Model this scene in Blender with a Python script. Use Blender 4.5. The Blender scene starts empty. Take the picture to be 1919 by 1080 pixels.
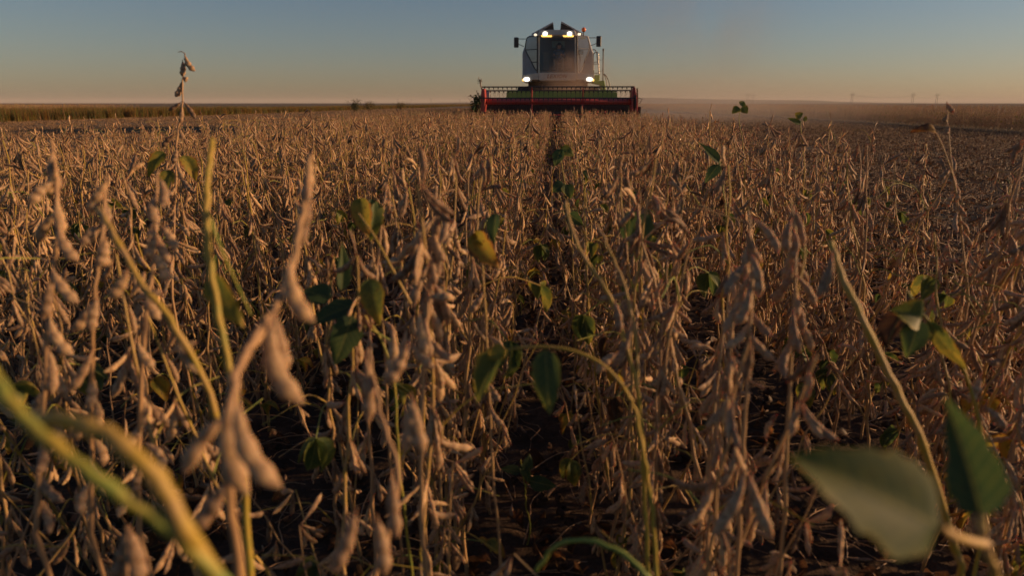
import bpy, bmesh, math, random
import numpy as np
from mathutils import Matrix, Vector

S = bpy.context.scene
COL = S.collection
R = math.radians

# ------------------------------------------------------------------ camera, sky, sun, exposure
CAM_H = 1.12
PITCH, YAW = R(15.18), R(3.69)
cam_data = bpy.data.cameras.new('camera')
cam = bpy.data.objects.new('camera', cam_data)
COL.objects.link(cam)
cam.location = (0, 0, CAM_H)
cam.rotation_euler = (math.pi / 2 - PITCH, 0, YAW)
cam_data.sensor_width = 36
cam_data.lens = 24
cam_data.clip_start = 0.02
cam_data.clip_end = 60000
cam_data.dof.use_dof = True
cam_data.dof.focus_distance = 5.0
cam_data.dof.aperture_fstop = 4.0
S.camera = cam

SUN_EL, SUN_AZ = 11.0, 80.0            # azimuth: degrees to the right of the view along the rows (+Y)
world = bpy.data.worlds.new('World')
S.world = world
world.use_nodes = True
wn, wl = world.node_tree.nodes, world.node_tree.links
bg = wn['Background']
sky = wn.new('ShaderNodeTexSky')
sky.sky_type = 'NISHITA'
sky.sun_disc = False
sky.sun_elevation = R(SUN_EL)
sky.sun_rotation = R(SUN_AZ)
sky.air_density = 1.1
sky.dust_density = 0.5
sky.ozone_density = 3.5
wb = wn.new('ShaderNodeMix'); wb.data_type = 'RGBA'; wb.blend_type = 'MULTIPLY'; wb.inputs[0].default_value = 1
wb.inputs[7].default_value = (.71, .61, .62, 1)          # white balance of the evening sky
wl.new(sky.outputs['Color'], wb.inputs[6]); wl.new(wb.outputs[2], bg.inputs['Color'])
bg.inputs['Strength'].default_value = 0.105

sun_data = bpy.data.lights.new('sun', 'SUN')
sun_data.energy = 5.0
sun_data.angle = R(1.0)
sun_data.color = (1.0, 0.59, 0.295)
sun = bpy.data.objects.new('sun', sun_data)
COL.objects.link(sun)
sd = Vector((math.sin(R(SUN_AZ)) * math.cos(R(SUN_EL)), math.cos(R(SUN_AZ)) * math.cos(R(SUN_EL)), math.sin(R(SUN_EL))))
sun.rotation_euler = sd.to_track_quat('Z', 'Y').to_euler()
sun.location = sd * 60

S.view_settings.view_transform = 'Standard'
S.view_settings.look = 'None'
S.view_settings.gamma = 1
S.view_settings.exposure = 0.27
S.render.engine = 'CYCLES'
S.cycles.max_bounces = 6
S.cycles.diffuse_bounces = 3
S.cycles.transparent_max_bounces = 12
S.cycles.volume_bounces = 0
S.cycles.use_denoising = True

# ------------------------------------------------------------------ camera ray helper: photo pixel + depth -> world point
F = 1279.0
_fw = np.array([-math.sin(YAW) * math.cos(PITCH), math.cos(YAW) * math.cos(PITCH), -math.sin(PITCH)])
_rt = np.array([math.cos(YAW), math.sin(YAW), 0.0])
_up = np.cross(_rt, _fw)
CAM = np.array([0, 0, CAM_H])
def at(px, py, d):
    return CAM + (_fw + _rt * (px - 959.5) / F - _up * (py - 540) / F) * d
def at_row(px, py, Y):
    v = _fw + _rt * (px - 959.5) / F - _up * (py - 540) / F
    return CAM + v * (Y / v[1])

# ------------------------------------------------------------------ tags
def tag(o, label=None, cat=None, group=None, kind=None):
    if label: o['label'] = label
    if cat: o['category'] = cat
    if group: o['group'] = group
    if kind: o['kind'] = kind
    return o
def empty(name, loc=(0, 0, 0)):
    o = bpy.data.objects.new(name, None)
    o.empty_display_size = 0.1
    o.location = loc
    COL.objects.link(o)
    return o
def link(name, me, parent=None, M=None):
    o = bpy.data.objects.new(name, me)
    COL.objects.link(o)
    if parent is not None: o.parent = parent
    if M is not None: o.matrix_local = M
    return o

# ------------------------------------------------------------------ materials
def nodes_of(name):
    m = bpy.data.materials.new(name)
    m.use_nodes = True
    nt = m.node_tree
    return m, nt.nodes, nt.links, nt.nodes['Principled BSDF']
def ramp(n, stops):
    r = n.new('ShaderNodeValToRGB')
    e = r.color_ramp.elements
    while len(e) > 1: e.remove(e[0])
    e[0].position = stops[0][0]; e[0].color = (*stops[0][1], 1)
    for p, c in stops[1:]:
        k = e.new(p); k.color = (*c, 1)
    return r
def math_node(n, l, op, a, b=None, clamp=False):
    q = n.new('ShaderNodeMath'); q.operation = op; q.use_clamp = clamp
    for i, v in enumerate((a, b)):
        if v is None: continue
        if isinstance(v, (int, float)): q.inputs[i].default_value = v
        else: l.new(v, q.inputs[i])
    return q.outputs[0]
def noise_node(n, l, scale, detail=3, rough=0.5, coord=None):
    t = n.new('ShaderNodeTexNoise')
    t.inputs['Scale'].default_value = scale
    t.inputs['Detail'].default_value = detail
    t.inputs['Roughness'].default_value = rough
    if coord is not None: l.new(coord, t.inputs['Vector'])
    return t
def tint_value(n, l, spread=0.25, nscale=60, namp=0.35):
    """per-piece tint attribute + per-object random + a little noise"""
    a = n.new('ShaderNodeAttribute'); a.attribute_name = 'tint'
    oi = n.new('ShaderNodeObjectInfo')
    tc = n.new('ShaderNodeTexCoord')
    nz = noise_node(n, l, nscale, 3, 0.6, tc.outputs['Object'])
    v = math_node(n, l, 'ADD', a.outputs['Fac'], math_node(n, l, 'MULTIPLY', math_node(n, l, 'SUBTRACT', oi.outputs['Random'], 0.5), spread))
    v = math_node(n, l, 'ADD', v, math_node(n, l, 'MULTIPLY', math_node(n, l, 'SUBTRACT', nz.outputs['Fac'], 0.5), namp), True)
    return v, tc, nz
def bump(n, l, p, height, strength, dist=0.001):
    b = n.new('ShaderNodeBump'); b.inputs['Strength'].default_value = strength; b.inputs['Distance'].default_value = dist
    l.new(height, b.inputs['Height']); l.new(b.outputs['Normal'], p.inputs['Normal'])

def mat_pod():
    m, n, l, p = nodes_of('dry_pod')
    v, tc, nz = tint_value(n, l, 0.3, 90, 0.5)
    r = ramp(n, [(0, (.075, .042, .025)), (.25, (.19, .122, .072)), (.55, (.35, .235, .135)), (.8, (.46, .315, .17)), (1, (.57, .37, .18))])
    l.new(v, r.inputs[0]); l.new(r.outputs[0], p.inputs['Base Color'])
    p.inputs['Roughness'].default_value = .62
    p.inputs['Specular IOR Level'].default_value = .3
    p.inputs['Subsurface Weight'].default_value = .32
    p.inputs['Subsurface Radius'].default_value = (1, .34, .12)
    p.inputs['Subsurface Scale'].default_value = .006
    p.inputs['Sheen Weight'].default_value = .14
    p.inputs['Sheen Roughness'].default_value = .45
    p.inputs['Sheen Tint'].default_value = (1, .72, .45, 1)
    sp = noise_node(n, l, 260, 3, .6, tc.outputs['Object'])
    sr = ramp(n, [(.48, (1, 1, 1)), (.7, (.38, .30, .25))]); l.new(sp.outputs['Fac'], sr.inputs[0])
    mm = n.new('ShaderNodeMix'); mm.data_type = 'RGBA'; mm.blend_type = 'MULTIPLY'; mm.inputs[0].default_value = 1.0
    l.new(r.outputs[0], mm.inputs[6]); l.new(sr.outputs[0], mm.inputs[7]); l.new(mm.outputs[2], p.inputs['Base Color'])
    hz = noise_node(n, l, 900, 3, .7, tc.outputs['Object'])
    bump(n, l, p, hz.outputs['Fac'], .4, .0009)
    return m
def mat_stem():
    m, n, l, p = nodes_of('soy_stem')
    v, tc, nz = tint_value(n, l, .12, 55, .55)
    r = ramp(n, [(0, (.13, .07, .035)), (.3, (.34, .20, .095)), (.55, (.37, .235, .105)), (.75, (.36, .245, .03)), (1, (.16, .22, .035))])
    l.new(v, r.inputs[0]); l.new(r.outputs[0], p.inputs['Base Color'])
    p.inputs['Roughness'].default_value = .6
    hz = noise_node(n, l, 500, 2, .6, tc.outputs['Object'])
    bump(n, l, p, hz.outputs['Fac'], .3, .001)
    return m
def mat_leaf():
    m, n, l, p = nodes_of('soy_leaf')
    v, tc, nz = tint_value(n, l, .06, 30, .75)
    r = ramp(n, [(0, (.030, .062, .030)), (.3, (.060, .10, .030)), (.48, (.13, .15, .03)), (.62, (.32, .25, .035)), (.76, (.38, .19, .03)), (.88, (.19, .075, .03)), (1, (.07, .035, .02))])
    l.new(v, r.inputs[0])
    sp = noise_node(n, l, 130, 2, .5, tc.outputs['Object'])
    sf = math_node(n, l, 'GREATER_THAN', sp.outputs['Fac'], .67)
    at_ = n.new('ShaderNodeAttribute'); at_.attribute_name = 'tint'
    sf = math_node(n, l, 'MULTIPLY', sf, math_node(n, l, 'MULTIPLY', at_.outputs['Fac'], 1.3, True))
    mx = n.new('ShaderNodeMix'); mx.data_type = 'RGBA'
    l.new(sf, mx.inputs[0]); l.new(r.outputs[0], mx.inputs[6]); mx.inputs[7].default_value = (.07, .032, .015, 1)
    uv = n.new('ShaderNodeUVMap'); uv.uv_map = 'UVMap'
    sx = n.new('ShaderNodeSeparateXYZ'); l.new(uv.outputs[0], sx.inputs[0])
    au = math_node(n, l, 'ABSOLUTE', math_node(n, l, 'SUBTRACT', sx.outputs[0], .5))
    mid = math_node(n, l, 'LESS_THAN', au, .018)
    ph = math_node(n, l, 'SUBTRACT', math_node(n, l, 'MULTIPLY', sx.outputs[1], 8), math_node(n, l, 'MULTIPLY', au, 5))
    ln = math_node(n, l, 'LESS_THAN', math_node(n, l, 'FRACT', ph), .1)
    vein = math_node(n, l, 'MAXIMUM', mid, math_node(n, l, 'MULTIPLY', ln, .5))
    mv = n.new('ShaderNodeMix'); mv.data_type = 'RGBA'
    l.new(math_node(n, l, 'MULTIPLY', vein, .4), mv.inputs[0]); l.new(mx.outputs[2], mv.inputs[6]); mv.inputs[7].default_value = (.32, .3, .08, 1)
    l.new(mv.outputs[2], p.inputs['Base Color'])
    p.inputs['Roughness'].default_value = .55
    p.inputs['Specular IOR Level'].default_value = .35
    bump(n, l, p, vein, .4, -.0015)
    tr = n.new('ShaderNodeBsdfTranslucent'); l.new(mv.outputs[2], tr.inputs['Color'])
    ms = n.new('ShaderNodeMixShader'); ms.inputs[0].default_value = .48
    l.new(p.outputs[0], ms.inputs[1]); l.new(tr.outputs[0], ms.inputs[2])
    l.new(ms.outputs[0], n['Material Output'].inputs['Surface'])
    return m
def mat_soil():
    m, n, l, p = nodes_of('field_soil')
    g = n.new('ShaderNodeTexCoord')
    a = noise_node(n, l, 9, 8, .65, g.outputs['Object'])
    b = noise_node(n, l, 70, 5, .7, g.outputs['Object'])
    c = noise_node(n, l, .25, 3, .5, g.outputs['Object'])
    r = ramp(n, [(.28, (.03, .02, .014)), (.5, (.075, .05, .034)), (.72, (.15, .10, .066))])
    l.new(math_node(n, l, 'ADD', math_node(n, l, 'MULTIPLY', a.outputs['Fac'], .6), math_node(n, l, 'MULTIPLY', b.outputs['Fac'], .4)), r.inputs[0])
    far = ramp(n, [(.3, (.14, .115, .075)), (.7, (.20, .165, .11))])
    l.new(c.outputs['Fac'], far.inputs[0])
    # beyond the standing rows the soil lies under chaff and straw
    s = n.new('ShaderNodeSeparateXYZ'); l.new(g.outputs['Object'], s.inputs[0])
    lf = math_node(n, l, 'LESS_THAN', math_node(n, l, 'ADD', s.outputs[0], math_node(n, l, 'MULTIPLY', a.outputs['Fac'], .5)), -5.4)
    rf = math_node(n, l, 'GREATER_THAN', math_node(n, l, 'ADD', s.outputs[0], math_node(n, l, 'MULTIPLY', a.outputs['Fac'], .5)), 2.35)
    w = math_node(n, l, 'MULTIPLY', math_node(n, l, 'MAXIMUM', lf, rf), math_node(n, l, 'ADD', math_node(n, l, 'MULTIPLY', b.outputs['Fac'], .8), .25), True)
    mx = n.new('ShaderNodeMix'); mx.data_type = 'RGBA'
    l.new(w, mx.inputs[0]); l.new(r.outputs[0], mx.inputs[6]); l.new(far.outputs[0], mx.inputs[7])
    l.new(mx.outputs[2], p.inputs['Base Color'])
    p.inputs['Roughness'].default_value = .95
    p.inputs['Specular IOR Level'].default_value = .15
    h = math_node(n, l, 'ADD', a.outputs['Fac'], math_node(n, l, 'MULTIPLY', b.outputs['Fac'], .35))
    bump(n, l, p, h, .9, .05)
    return m
def mat_plain(name, col, rough=.5, metal=0, dust=0.0, dustcol=(.23, .16, .1), scale=4, spec=.5, coat=0):
    m, n, l, p = nodes_of(name)
    p.inputs['Roughness'].default_value = rough
    p.inputs['Metallic'].default_value = metal
    p.inputs['Specular IOR Level'].default_value = spec
    p.inputs['Coat Weight'].default_value = coat
    g = n.new('ShaderNodeTexCoord')
    a = noise_node(n, l, scale, 6, .65, g.outputs['Object'])
    r = ramp(n, [(.35, (0, 0, 0)), (.75, (1, 1, 1))]); l.new(a.outputs['Fac'], r.inputs[0])
    mx = n.new('ShaderNodeMix'); mx.data_type = 'RGBA'
    l.new(math_node(n, l, 'ADD', math_node(n, l, 'MULTIPLY', r.outputs[0], dust), dust * .35), mx.inputs[0])
    mx.inputs[6].default_value = (*col, 1); mx.inputs[7].default_value = (*dustcol, 1)
    l.new(mx.outputs[2], p.inputs['Base Color'])
    return m
def mat_emit(name, col, strength):
    m, n, l, p = nodes_of(name)
    p.inputs['Base Color'].default_value = (*col, 1)
    p.inputs['Emission Color'].default_value = (*col, 1)
    p.inputs['Emission Strength'].default_value = strength
    p.inputs['Roughness'].default_value = .3
    return m
def mat_glass(name, tintc, rough=.03, dust=.1, dustcol=(.3, .22, .15)):
    """clear pane: fresnel gloss over a tinted see-through sheet with a film of dust"""
    m, n, l, p = nodes_of(name)
    n.remove(p)
    t = n.new('ShaderNodeBsdfTransparent'); t.inputs[0].default_value = (*tintc, 1)
    g = n.new('ShaderNodeBsdfGlossy'); g.inputs['Roughness'].default_value = rough; g.inputs['Color'].default_value = (1, 1, 1, 1)
    lw = n.new('ShaderNodeLayerWeight'); lw.inputs['Blend'].default_value = .5
    ms = n.new('ShaderNodeMixShader'); l.new(math_node(n, l, 'ADD', math_node(n, l, 'MULTIPLY', math_node(n, l, 'POWER', lw.outputs['Facing'], 4), .7), .04), ms.inputs[0]); l.new(t.outputs[0], ms.inputs[1]); l.new(g.outputs[0], ms.inputs[2])
    d = n.new('ShaderNodeBsdfDiffuse'); d.inputs['Color'].default_value = (*dustcol, 1)
    tc = n.new('ShaderNodeTexCoord'); nz = noise_node(n, l, 3, 5, .6, tc.outputs['Object'])
    m2 = n.new('ShaderNodeMixShader'); l.new(math_node(n, l, 'MULTIPLY', nz.outputs['Fac'], dust * 2), m2.inputs[0])
    l.new(ms.outputs[0], m2.inputs[1]); l.new(d.outputs[0], m2.inputs[2])
    l.new(m2.outputs[0], n['Material Output'].inputs['Surface'])
    return m
POD, STEM, LEAF, SOIL = mat_pod(), mat_stem(), mat_leaf(), mat_soil()
MATS = [POD, STEM, LEAF]

# ------------------------------------------------------------------ geometry collector
class Geo:
    def __init__(self): self.v, self.f, self.m, self.t, self.u, self.n = [], [], [], [], [], 0
    def add(self, v, f, mat=0, tint=.5, uv=None, M=None):
        v = np.asarray(v, float)
        if M is not None: v = v @ M[:3, :3].T + M[:3, 3]
        f = np.asarray(f, int) + self.n
        self.v.append(v); self.f.append(f); self.m.append(np.full(len(f), mat))
        self.t.append(np.full(len(v), tint) if np.isscalar(tint) else tint)
        self.u.append(np.zeros((len(v), 2)) if uv is None else uv)
        self.n += len(v)
        return self
    def add_geo(self, g, M=None, dt=0):
        for v, f, m, t, u in g.raw(): 
            self.add(v, f, 0, t + dt, u, M); self.m[-1] = m
        return self
    def raw(self):
        o = 0
        for v, f, m, t, u in zip(self.v, self.f, self.m, self.t, self.u):
            yield v, f - o, m, t, u
            o += len(v)
    def mesh(self, name, mats=None, smooth=True):
        me = bpy.data.meshes.new(name)
        V = np.concatenate(self.v)
        me.vertices.add(len(V)); me.vertices.foreach_set('co', V.astype(np.float32).ravel())
        loops = np.concatenate([f.ravel() for f in self.f]); sizes = np.concatenate([np.full(len(f), f.shape[1]) for f in self.f])
        me.loops.add(len(loops)); me.loops.foreach_set('vertex_index', loops.astype(np.int32))
        me.polygons.add(len(sizes)); st = np.concatenate([[0], np.cumsum(sizes)[:-1]])
        me.polygons.foreach_set('loop_start', st.astype(np.int32)); me.polygons.foreach_set('loop_total', sizes.astype(np.int32))
        me.polygons.foreach_set('material_index', np.concatenate(self.m).astype(np.int32))
        me.polygons.foreach_set('use_smooth', np.full(len(sizes), smooth))
        a = me.attributes.new('tint', 'FLOAT', 'POINT'); a.data.foreach_set('value', np.concatenate(self.t).astype(np.float32))
        U = np.concatenate(self.u); ul = me.uv_layers.new(name='UVMap'); ul.data.foreach_set('uv', U[loops].astype(np.float32).ravel())
        for m in (mats or MATS): me.materials.append(m)
        me.update(); me.validate()
        return me

def grid_faces(r, s, closed=True):
    out = []
    for i in range(r - 1):
        for j in range(s if closed else s - 1):
            k = (j + 1) % s
            out.append((i * s + j, i * s + k, (i + 1) * s + k, (i + 1) * s + j))
    return out
def frames(P):
    P = np.asarray(P, float); n = len(P)
    T = np.zeros_like(P); T[1:-1] = P[2:] - P[:-2]; T[0] = P[1] - P[0]; T[-1] = P[-1] - P[-2]
    T /= np.linalg.norm(T, axis=1)[:, None] + 1e-12
    up = np.array([.13, .97, .2]) if abs(T[0][1]) < .9 else np.array([1., 0, 0])
    A = np.zeros_like(P); B = np.zeros_like(P)
    a = np.cross(up, T[0]); a /= np.linalg.norm(a)
    for i in range(n):
        a = a - T[i] * (a @ T[i]); a /= np.linalg.norm(a) + 1e-12
        A[i] = a; B[i] = np.cross(T[i], a)
    return T, A, B
def tube(P, rad, sides=6):
    P = np.asarray(P, float); rad = np.broadcast_to(np.asarray(rad, float), (len(P),))
    T, A, B = frames(P)
    th = np.arange(sides) * 2 * math.pi / sides
    V = P[:, None] + rad[:, None, None] * (np.cos(th)[None, :, None] * A[:, None] + np.sin(th)[None, :, None] * B[:, None])
    return V.reshape(-1, 3), grid_faces(len(P), sides)
def smooth_path(P, n):
    """Catmull-Rom resample through the points"""
    P = np.asarray(P, float)
    if len(P) < 3:
        t = np.linspace(0, 1, n)[:, None]; return P[0] * (1 - t) + P[-1] * t
    Q = np.vstack([2 * P[0] - P[1], P, 2 * P[-1] - P[-2]])
    out = []
    for s in np.linspace(0, len(P) - 1 - 1e-6, n):
        i = int(s); t = s - i
        a, b, c, d = Q[i:i + 4]
        out.append(.5 * ((2 * b) + (c - a) * t + (2 * a - 5 * b + 4 * c - d) * t * t + (3 * b - a - 3 * c + d) * t ** 3))
    return np.array(out)

# ------------------------------------------------------------------ soybean pieces
def pod_geo(rng, L, W, bend, rings=12, sides=9, seeds=3, tint=.6):
    """pod hanging from the origin along -Z, bending towards +X: stalk, swollen seeds, beak"""
    t = np.linspace(0, 1, rings)
    ang = bend * (t ** 1.2)
    ds = L / (rings - 1)
    P = np.zeros((rings, 3))
    for i in range(1, rings):
        a = .5 * (ang[i] + ang[i - 1]); P[i] = P[i - 1] + ds * np.array([math.sin(a), 0, -math.cos(a)])
    body = np.clip((t - .05) / .42, 0, 1) ** .7 * np.clip((1 - t) / .17, 0, 1) ** .58 * (.94 + .12 * t)
    lump = 1 + .11 * np.cos(2 * math.pi * (seeds * (t - .12) / .8 - .5))
    w = np.maximum(W / 2 * body * lump, .0009 if rings > 7 else .0008)
    w[-1] = .0004
    th_ = np.maximum(w * (.5 + .14 * (lump - 1) / .11), .0008); th_[-1] = .0003
    T = np.stack([np.sin(ang), 0 * ang, -np.cos(ang)], 1)
    A = np.stack([np.cos(ang), 0 * ang, np.sin(ang)], 1)
    B = np.array([0, 1., 0])
    ph = np.arange(sides) * 2 * math.pi / sides
    V = P[:, None] + (w[:, None] * np.cos(ph))[..., None] * A[:, None] + (th_[:, None] * np.sin(ph))[..., None] * B
    tt = np.repeat(tint - .18 * np.clip((.12 - t) / .12, 0, 1) - .12 * np.clip((t - .9) / .1, 0, 1), sides)
    g = Geo(); g.add(V.reshape(-1, 3), grid_faces(rings, sides), 0, tt)
    return g
def leaflet_geo(rng, L, W, fold=.35, curl=.8, tint=.3, nu=7, nv=11, ragged=0, M=None, droop=.6, g=None):
    """ovate blade from the origin along +Y, normal +Z, folded on the midrib and curling"""
    g = g or Geo()
    v = np.linspace(0, 1, nv); u = np.linspace(-1, 1, nu)
    prof = np.sin(math.pi * np.clip(v, 0, 1) ** .72) ** .8 * (1 - .25 * v)
    prof[0] = .03; prof[-1] = .02
    ph = rng.uniform(0, 6.28)
    V, UV = [], []
    ang = -droop * v ** 1.4
    y = np.concatenate([[0], np.cumsum(np.cos(ang[1:]) * L / (nv - 1))]); z = np.concatenate([[0], np.cumsum(np.sin(ang[1:]) * L / (nv - 1))])
    for i in range(nv):
        for j in range(nu):
            e = 1 + (rng.uniform(-ragged, ragged) if abs(u[j]) > .9 else 0)
            x = u[j] * W / 2 * prof[i] * e
            h = fold * abs(x) + .05 * L * curl * math.sin(5 * v[i] + ph + 2 * u[j]) * abs(u[j]) + curl * u[j] ** 2 * W * .18 * math.sin(2.2 * v[i] + ph)
            V.append((x, y[i] - h * math.sin(ang[i]) * .6, z[i] + h * math.cos(ang[i])))
            UV.append((u[j] * .5 * prof[i] + .5, v[i]))
    edge = np.array([tint + (.16 * rng.random() + .12 if abs(u[j]) > .8 else 0) * (tint > .2) + .10 * v[i] + rng.uniform(-.05, .05) for i in range(nv) for j in range(nu)])
    g.add(V, grid_faces(nv, nu, False), 2, edge, np.array(UV), M)
    return g
def rotz(a):
    c, s = math.cos(a), math.sin(a); M = np.eye(4); M[:2, :2] = [[c, -s], [s, c]]; return M
def roty(a):
    c, s = math.cos(a), math.sin(a); M = np.eye(4); M[0, 0] = c; M[0, 2] = s; M[2, 0] = -s; M[2, 2] = c; return M
def rotx(a):
    c, s = math.cos(a), math.sin(a); M = np.eye(4); M[1, 1] = c; M[1, 2] = -s; M[2, 1] = s; M[2, 2] = c; return M
def trans(p):
    M = np.eye(4); M[:3, 3] = p; return M
def scl(s):
    M = np.eye(4); M[:3, :3] *= s; return M
def dir_matrix(p, d, roll=0.0):
    """maps -Z to d at point p"""
    d = np.asarray(d, float); z = -d / np.linalg.norm(d)
    x = np.cross([0, 1, .01], z); x /= np.linalg.norm(x); y = np.cross(z, x)
    M = np.eye(4); M[:3, 0] = x; M[:3, 1] = y; M[:3, 2] = z; M[:3, 3] = p
    return M @ rotz(roll)

def pod_library(seed, rings, sides, n=14):
    r = random.Random(seed); out = []
    for k in range(n):
        L = r.uniform(.047, .065)
        out.append(pod_geo(r, L, r.uniform(.0084, .0103), r.uniform(.2, 1.05) * r.choice((1, 1, -.5)), rings, sides, r.choice((2, 3, 3, 3)), tint=r.choice((.32, .5, .55, .6, .65, .7, .78))))
    return out
POD_HI = pod_library(5, 15, 10)
POD_MID = pod_library(5, 9, 7)
POD_LO = pod_library(5, 6, 4)

def plant_spec(seed, height=.82, fullness=1.0, leaves=(), petioles=1, branches=2, ssides=6, res=1.0):
    """leaves: tints of leaves to carry. Returns pieces in plant space, base at the origin."""
    r = random.Random(seed)
    spec = dict(branches=[], pods=[], petioles=[], leaves=[])
    def axis(p0, d0, length, r0, r1, nn, wob):
        P = [np.array(p0, float)]; d = np.array(d0, float); d /= np.linalg.norm(d)
        for i in range(nn):
            d = d + np.array([r.uniform(-wob, wob), r.uniform(-wob, wob), .05]); d /= np.linalg.norm(d)
            P.append(P[-1] + d * length / nn)
        P = np.array(P)
        zz = np.where(np.arange(len(P)) % 2, 1, -1) * r.uniform(.0015, .004); zz[0] = 0
        P[:, 0] += zz * r.choice((1, -1)); P[:, 1] += zz * r.uniform(-.6, .6)
        return P, np.linspace(r0, r1, nn + 1)
    def pods_on(P, start, dens):
        az = r.uniform(0, 6.28)
        n = len(P)
        for i in range(start, n):
            az += math.pi + r.uniform(-.7, .7)
            top = i >= n - 2
            k = max(1, int(round(r.gauss(3.5, 1.1) * dens)))
            for q in range(k):
                a = az + r.uniform(-.9, .9)
                tilt = abs(r.gauss(0, .28)) + .06 if r.random() < .88 else r.uniform(.6, 1.3)
                if top and r.random() < .22: tilt = r.uniform(1.9, 2.8)
                off = np.array([math.cos(a), math.sin(a), 0]) * .004
                M = trans(P[i] + off + np.array([0, 0, r.uniform(-.006, .004)])) @ rotz(a) @ roty(-tilt) @ rotz(r.choice((0, 0, math.pi)) + r.uniform(-.7, .7)) @ scl(r.uniform(.78, 1.1) * (.85 if top else 1))
                spec['pods'].append((r.randrange(len(POD_HI)), M))
    nn = max(9, int(height / .054))
    lean = r.uniform(0, .12); la = r.uniform(0, 6.28)
    P, rad = axis((0, 0, -.02), (lean * math.cos(la), lean * math.sin(la), 1), height, .0038, .0012, nn, .075)
    st = r.uniform(.28, .6)
    g = Geo(); rr = np.repeat(rad, 2)[:-1].copy(); PP = smooth_path(P, len(rr)); rr[::2] *= 1.22
    g.add(*tube(PP, rr, ssides), 1, np.repeat(np.linspace(st, st + r.uniform(-.05, .2), len(PP)), ssides))
    spec['stem'] = g
    pods_on(P, 3, fullness)
    for b in range(branches):
        i = r.randrange(1, 4); a = r.uniform(0, 6.28); L = height * r.uniform(.4, .62)
        Q, rb = axis(P[i], (math.cos(a) * .55, math.sin(a) * .35, .85), L, .0026, .001, max(5, int(L / .058)), .07)
        gb = Geo(); gb.add(*tube(Q, rb, ssides), 1, st + .05); spec['branches'].append(gb)
        pods_on(Q, 2, fullness * .9)
    for q in range(petioles):
        i = r.randrange(nn // 4, nn); a = r.uniform(0, 6.28); L = r.uniform(.09, .22); e = r.uniform(.3, 1.1)
        p0 = P[i]; o = np.array([math.cos(a), math.sin(a), 0])
        Q = smooth_path([p0, p0 + o * L * .45 * math.cos(e) + np.array([0, 0, L * .55 * math.sin(e)]), p0 + o * L * math.cos(e * .8) + np.array([0, 0, L * .7 * math.sin(e) - .05 * r.random()])], 7)
        gp = Geo(); gp.add(*tube(Q, np.linspace(.0014, .0008, 7), max(4, ssides - 1)), 1, r.uniform(.58, .95)); spec['petioles'].append(gp)
    for tint in leaves:
        i = r.randrange(nn // 4, max(nn // 4 + 2, int(nn * .85))); a = r.uniform(0, 6.28); L = r.uniform(.06, .13); e = r.uniform(-.2, .9)
        p0 = P[i]; o = np.array([math.cos(a), math.sin(a), 0])
        end = p0 + o * L * math.cos(e) + np.array([0, 0, L * math.sin(e)])
        gp = Geo(); gp.add(*tube(smooth_path([p0, (p0 + end) / 2 + np.array([0, 0, .02]), end], 6), np.linspace(.0014, .0009, 6), max(4, ssides - 1)), 1, r.uniform(.65, 1))
        gl = Geo()
        nlf = r.choice((1, 2, 3)) if tint < .7 else r.choice((1, 1, 2))
        for k in range(nlf):
            s = r.uniform(.75, 1.05); da = (0, 1.25, -1.25)[k]
            M = trans(end) @ rotz(a - math.pi / 2 + da + r.uniform(-.3, .3)) @ rotx(-r.uniform(.3, 1.3) - (.5 if tint > .7 else 0)) @ roty(r.uniform(-.7, .7))
            dry = tint > .72
            leaflet_geo(r, .066 * s, .044 * s * (.6 if dry else 1), r.uniform(.2, .8) + (.8 if dry else 0), r.uniform(.5, 1.2) + (.8 if dry else 0), tint + r.uniform(-.05, .05), 5 if res < 1 else 7, 7 if res < 1 else 11, .06, M, r.uniform(.2, 1.1), gl)
        spec['leaves'].append((gl, gp))
    return spec
def merged(spec, lib, name):
    g = Geo(); g.add_geo(spec['stem'])
    for b in spec['branches'] + spec['petioles']: g.add_geo(b)
    rr = random.Random(name)
    for k, M in spec['pods']: g.add_geo(lib[k], M, rr.uniform(-.12, .12))
    for gl, gp in spec['leaves']: g.add_geo(gl); g.add_geo(gp)
    return g.mesh(name)

POD_MESH = [g.mesh('pod') for g in POD_HI]
def build_parts(spec, name, loc, label, group, rz=0, tilt=(0, 0), s=1):
    root = empty(name, loc); root.rotation_euler = (tilt[0], tilt[1], rz); root.scale = (s, s, s)
    tag(root, label, 'soybean plant', group)
    link('stem', spec['stem'].mesh('stem'), root)
    for b in spec['branches']: link('branch', b.mesh('branch'), root)
    for b in spec['petioles']: link('petiole', b.mesh('petiole'), root)
    for gl, gp in spec['leaves']:
        lf = link('leaf', gl.mesh('leaf'), root)
        link('petiole', gp.mesh('petiole'), lf)
    for k, M in spec['pods']: link('pod', POD_MESH[k], root, Matrix(M.tolist()))
    return root
def copy_tree(o, parent=None):
    c = o.copy(); COL.objects.link(c)
    if parent is not None: c.parent = parent; c.matrix_parent_inverse = o.matrix_parent_inverse
    for ch in o.children: copy_tree(ch, c)
    return c

# kinds of plant: (leaf tints, petioles, branches, fullness, height, what the label says of it)
KINDS = [
    ((), 3, 2, 1.15, .84, 'leafless tan'), ((), 3, 1, 1.0, .80, 'leafless tan'), ((), 1, 2, 1.3, .78, 'leafless tan'), ((), 3, 1, 1.0, .88, 'leafless tan'),
    ((.28, .36), 2, 1, 1.0, .82, 'green leaved'), ((.56, .5), 3, 1, 1.05, .80, 'yellow leaved'), ((.9, .95), 1, 2, 1.1, .81, 'brown leaved'), ((.18, .42, .3), 2, 1, .9, .86, 'green leaved'),
]
SPECS = [plant_spec(100 + i, k[4], k[3], k[0], k[1], k[2]) for i, k in enumerate(KINDS)]

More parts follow.
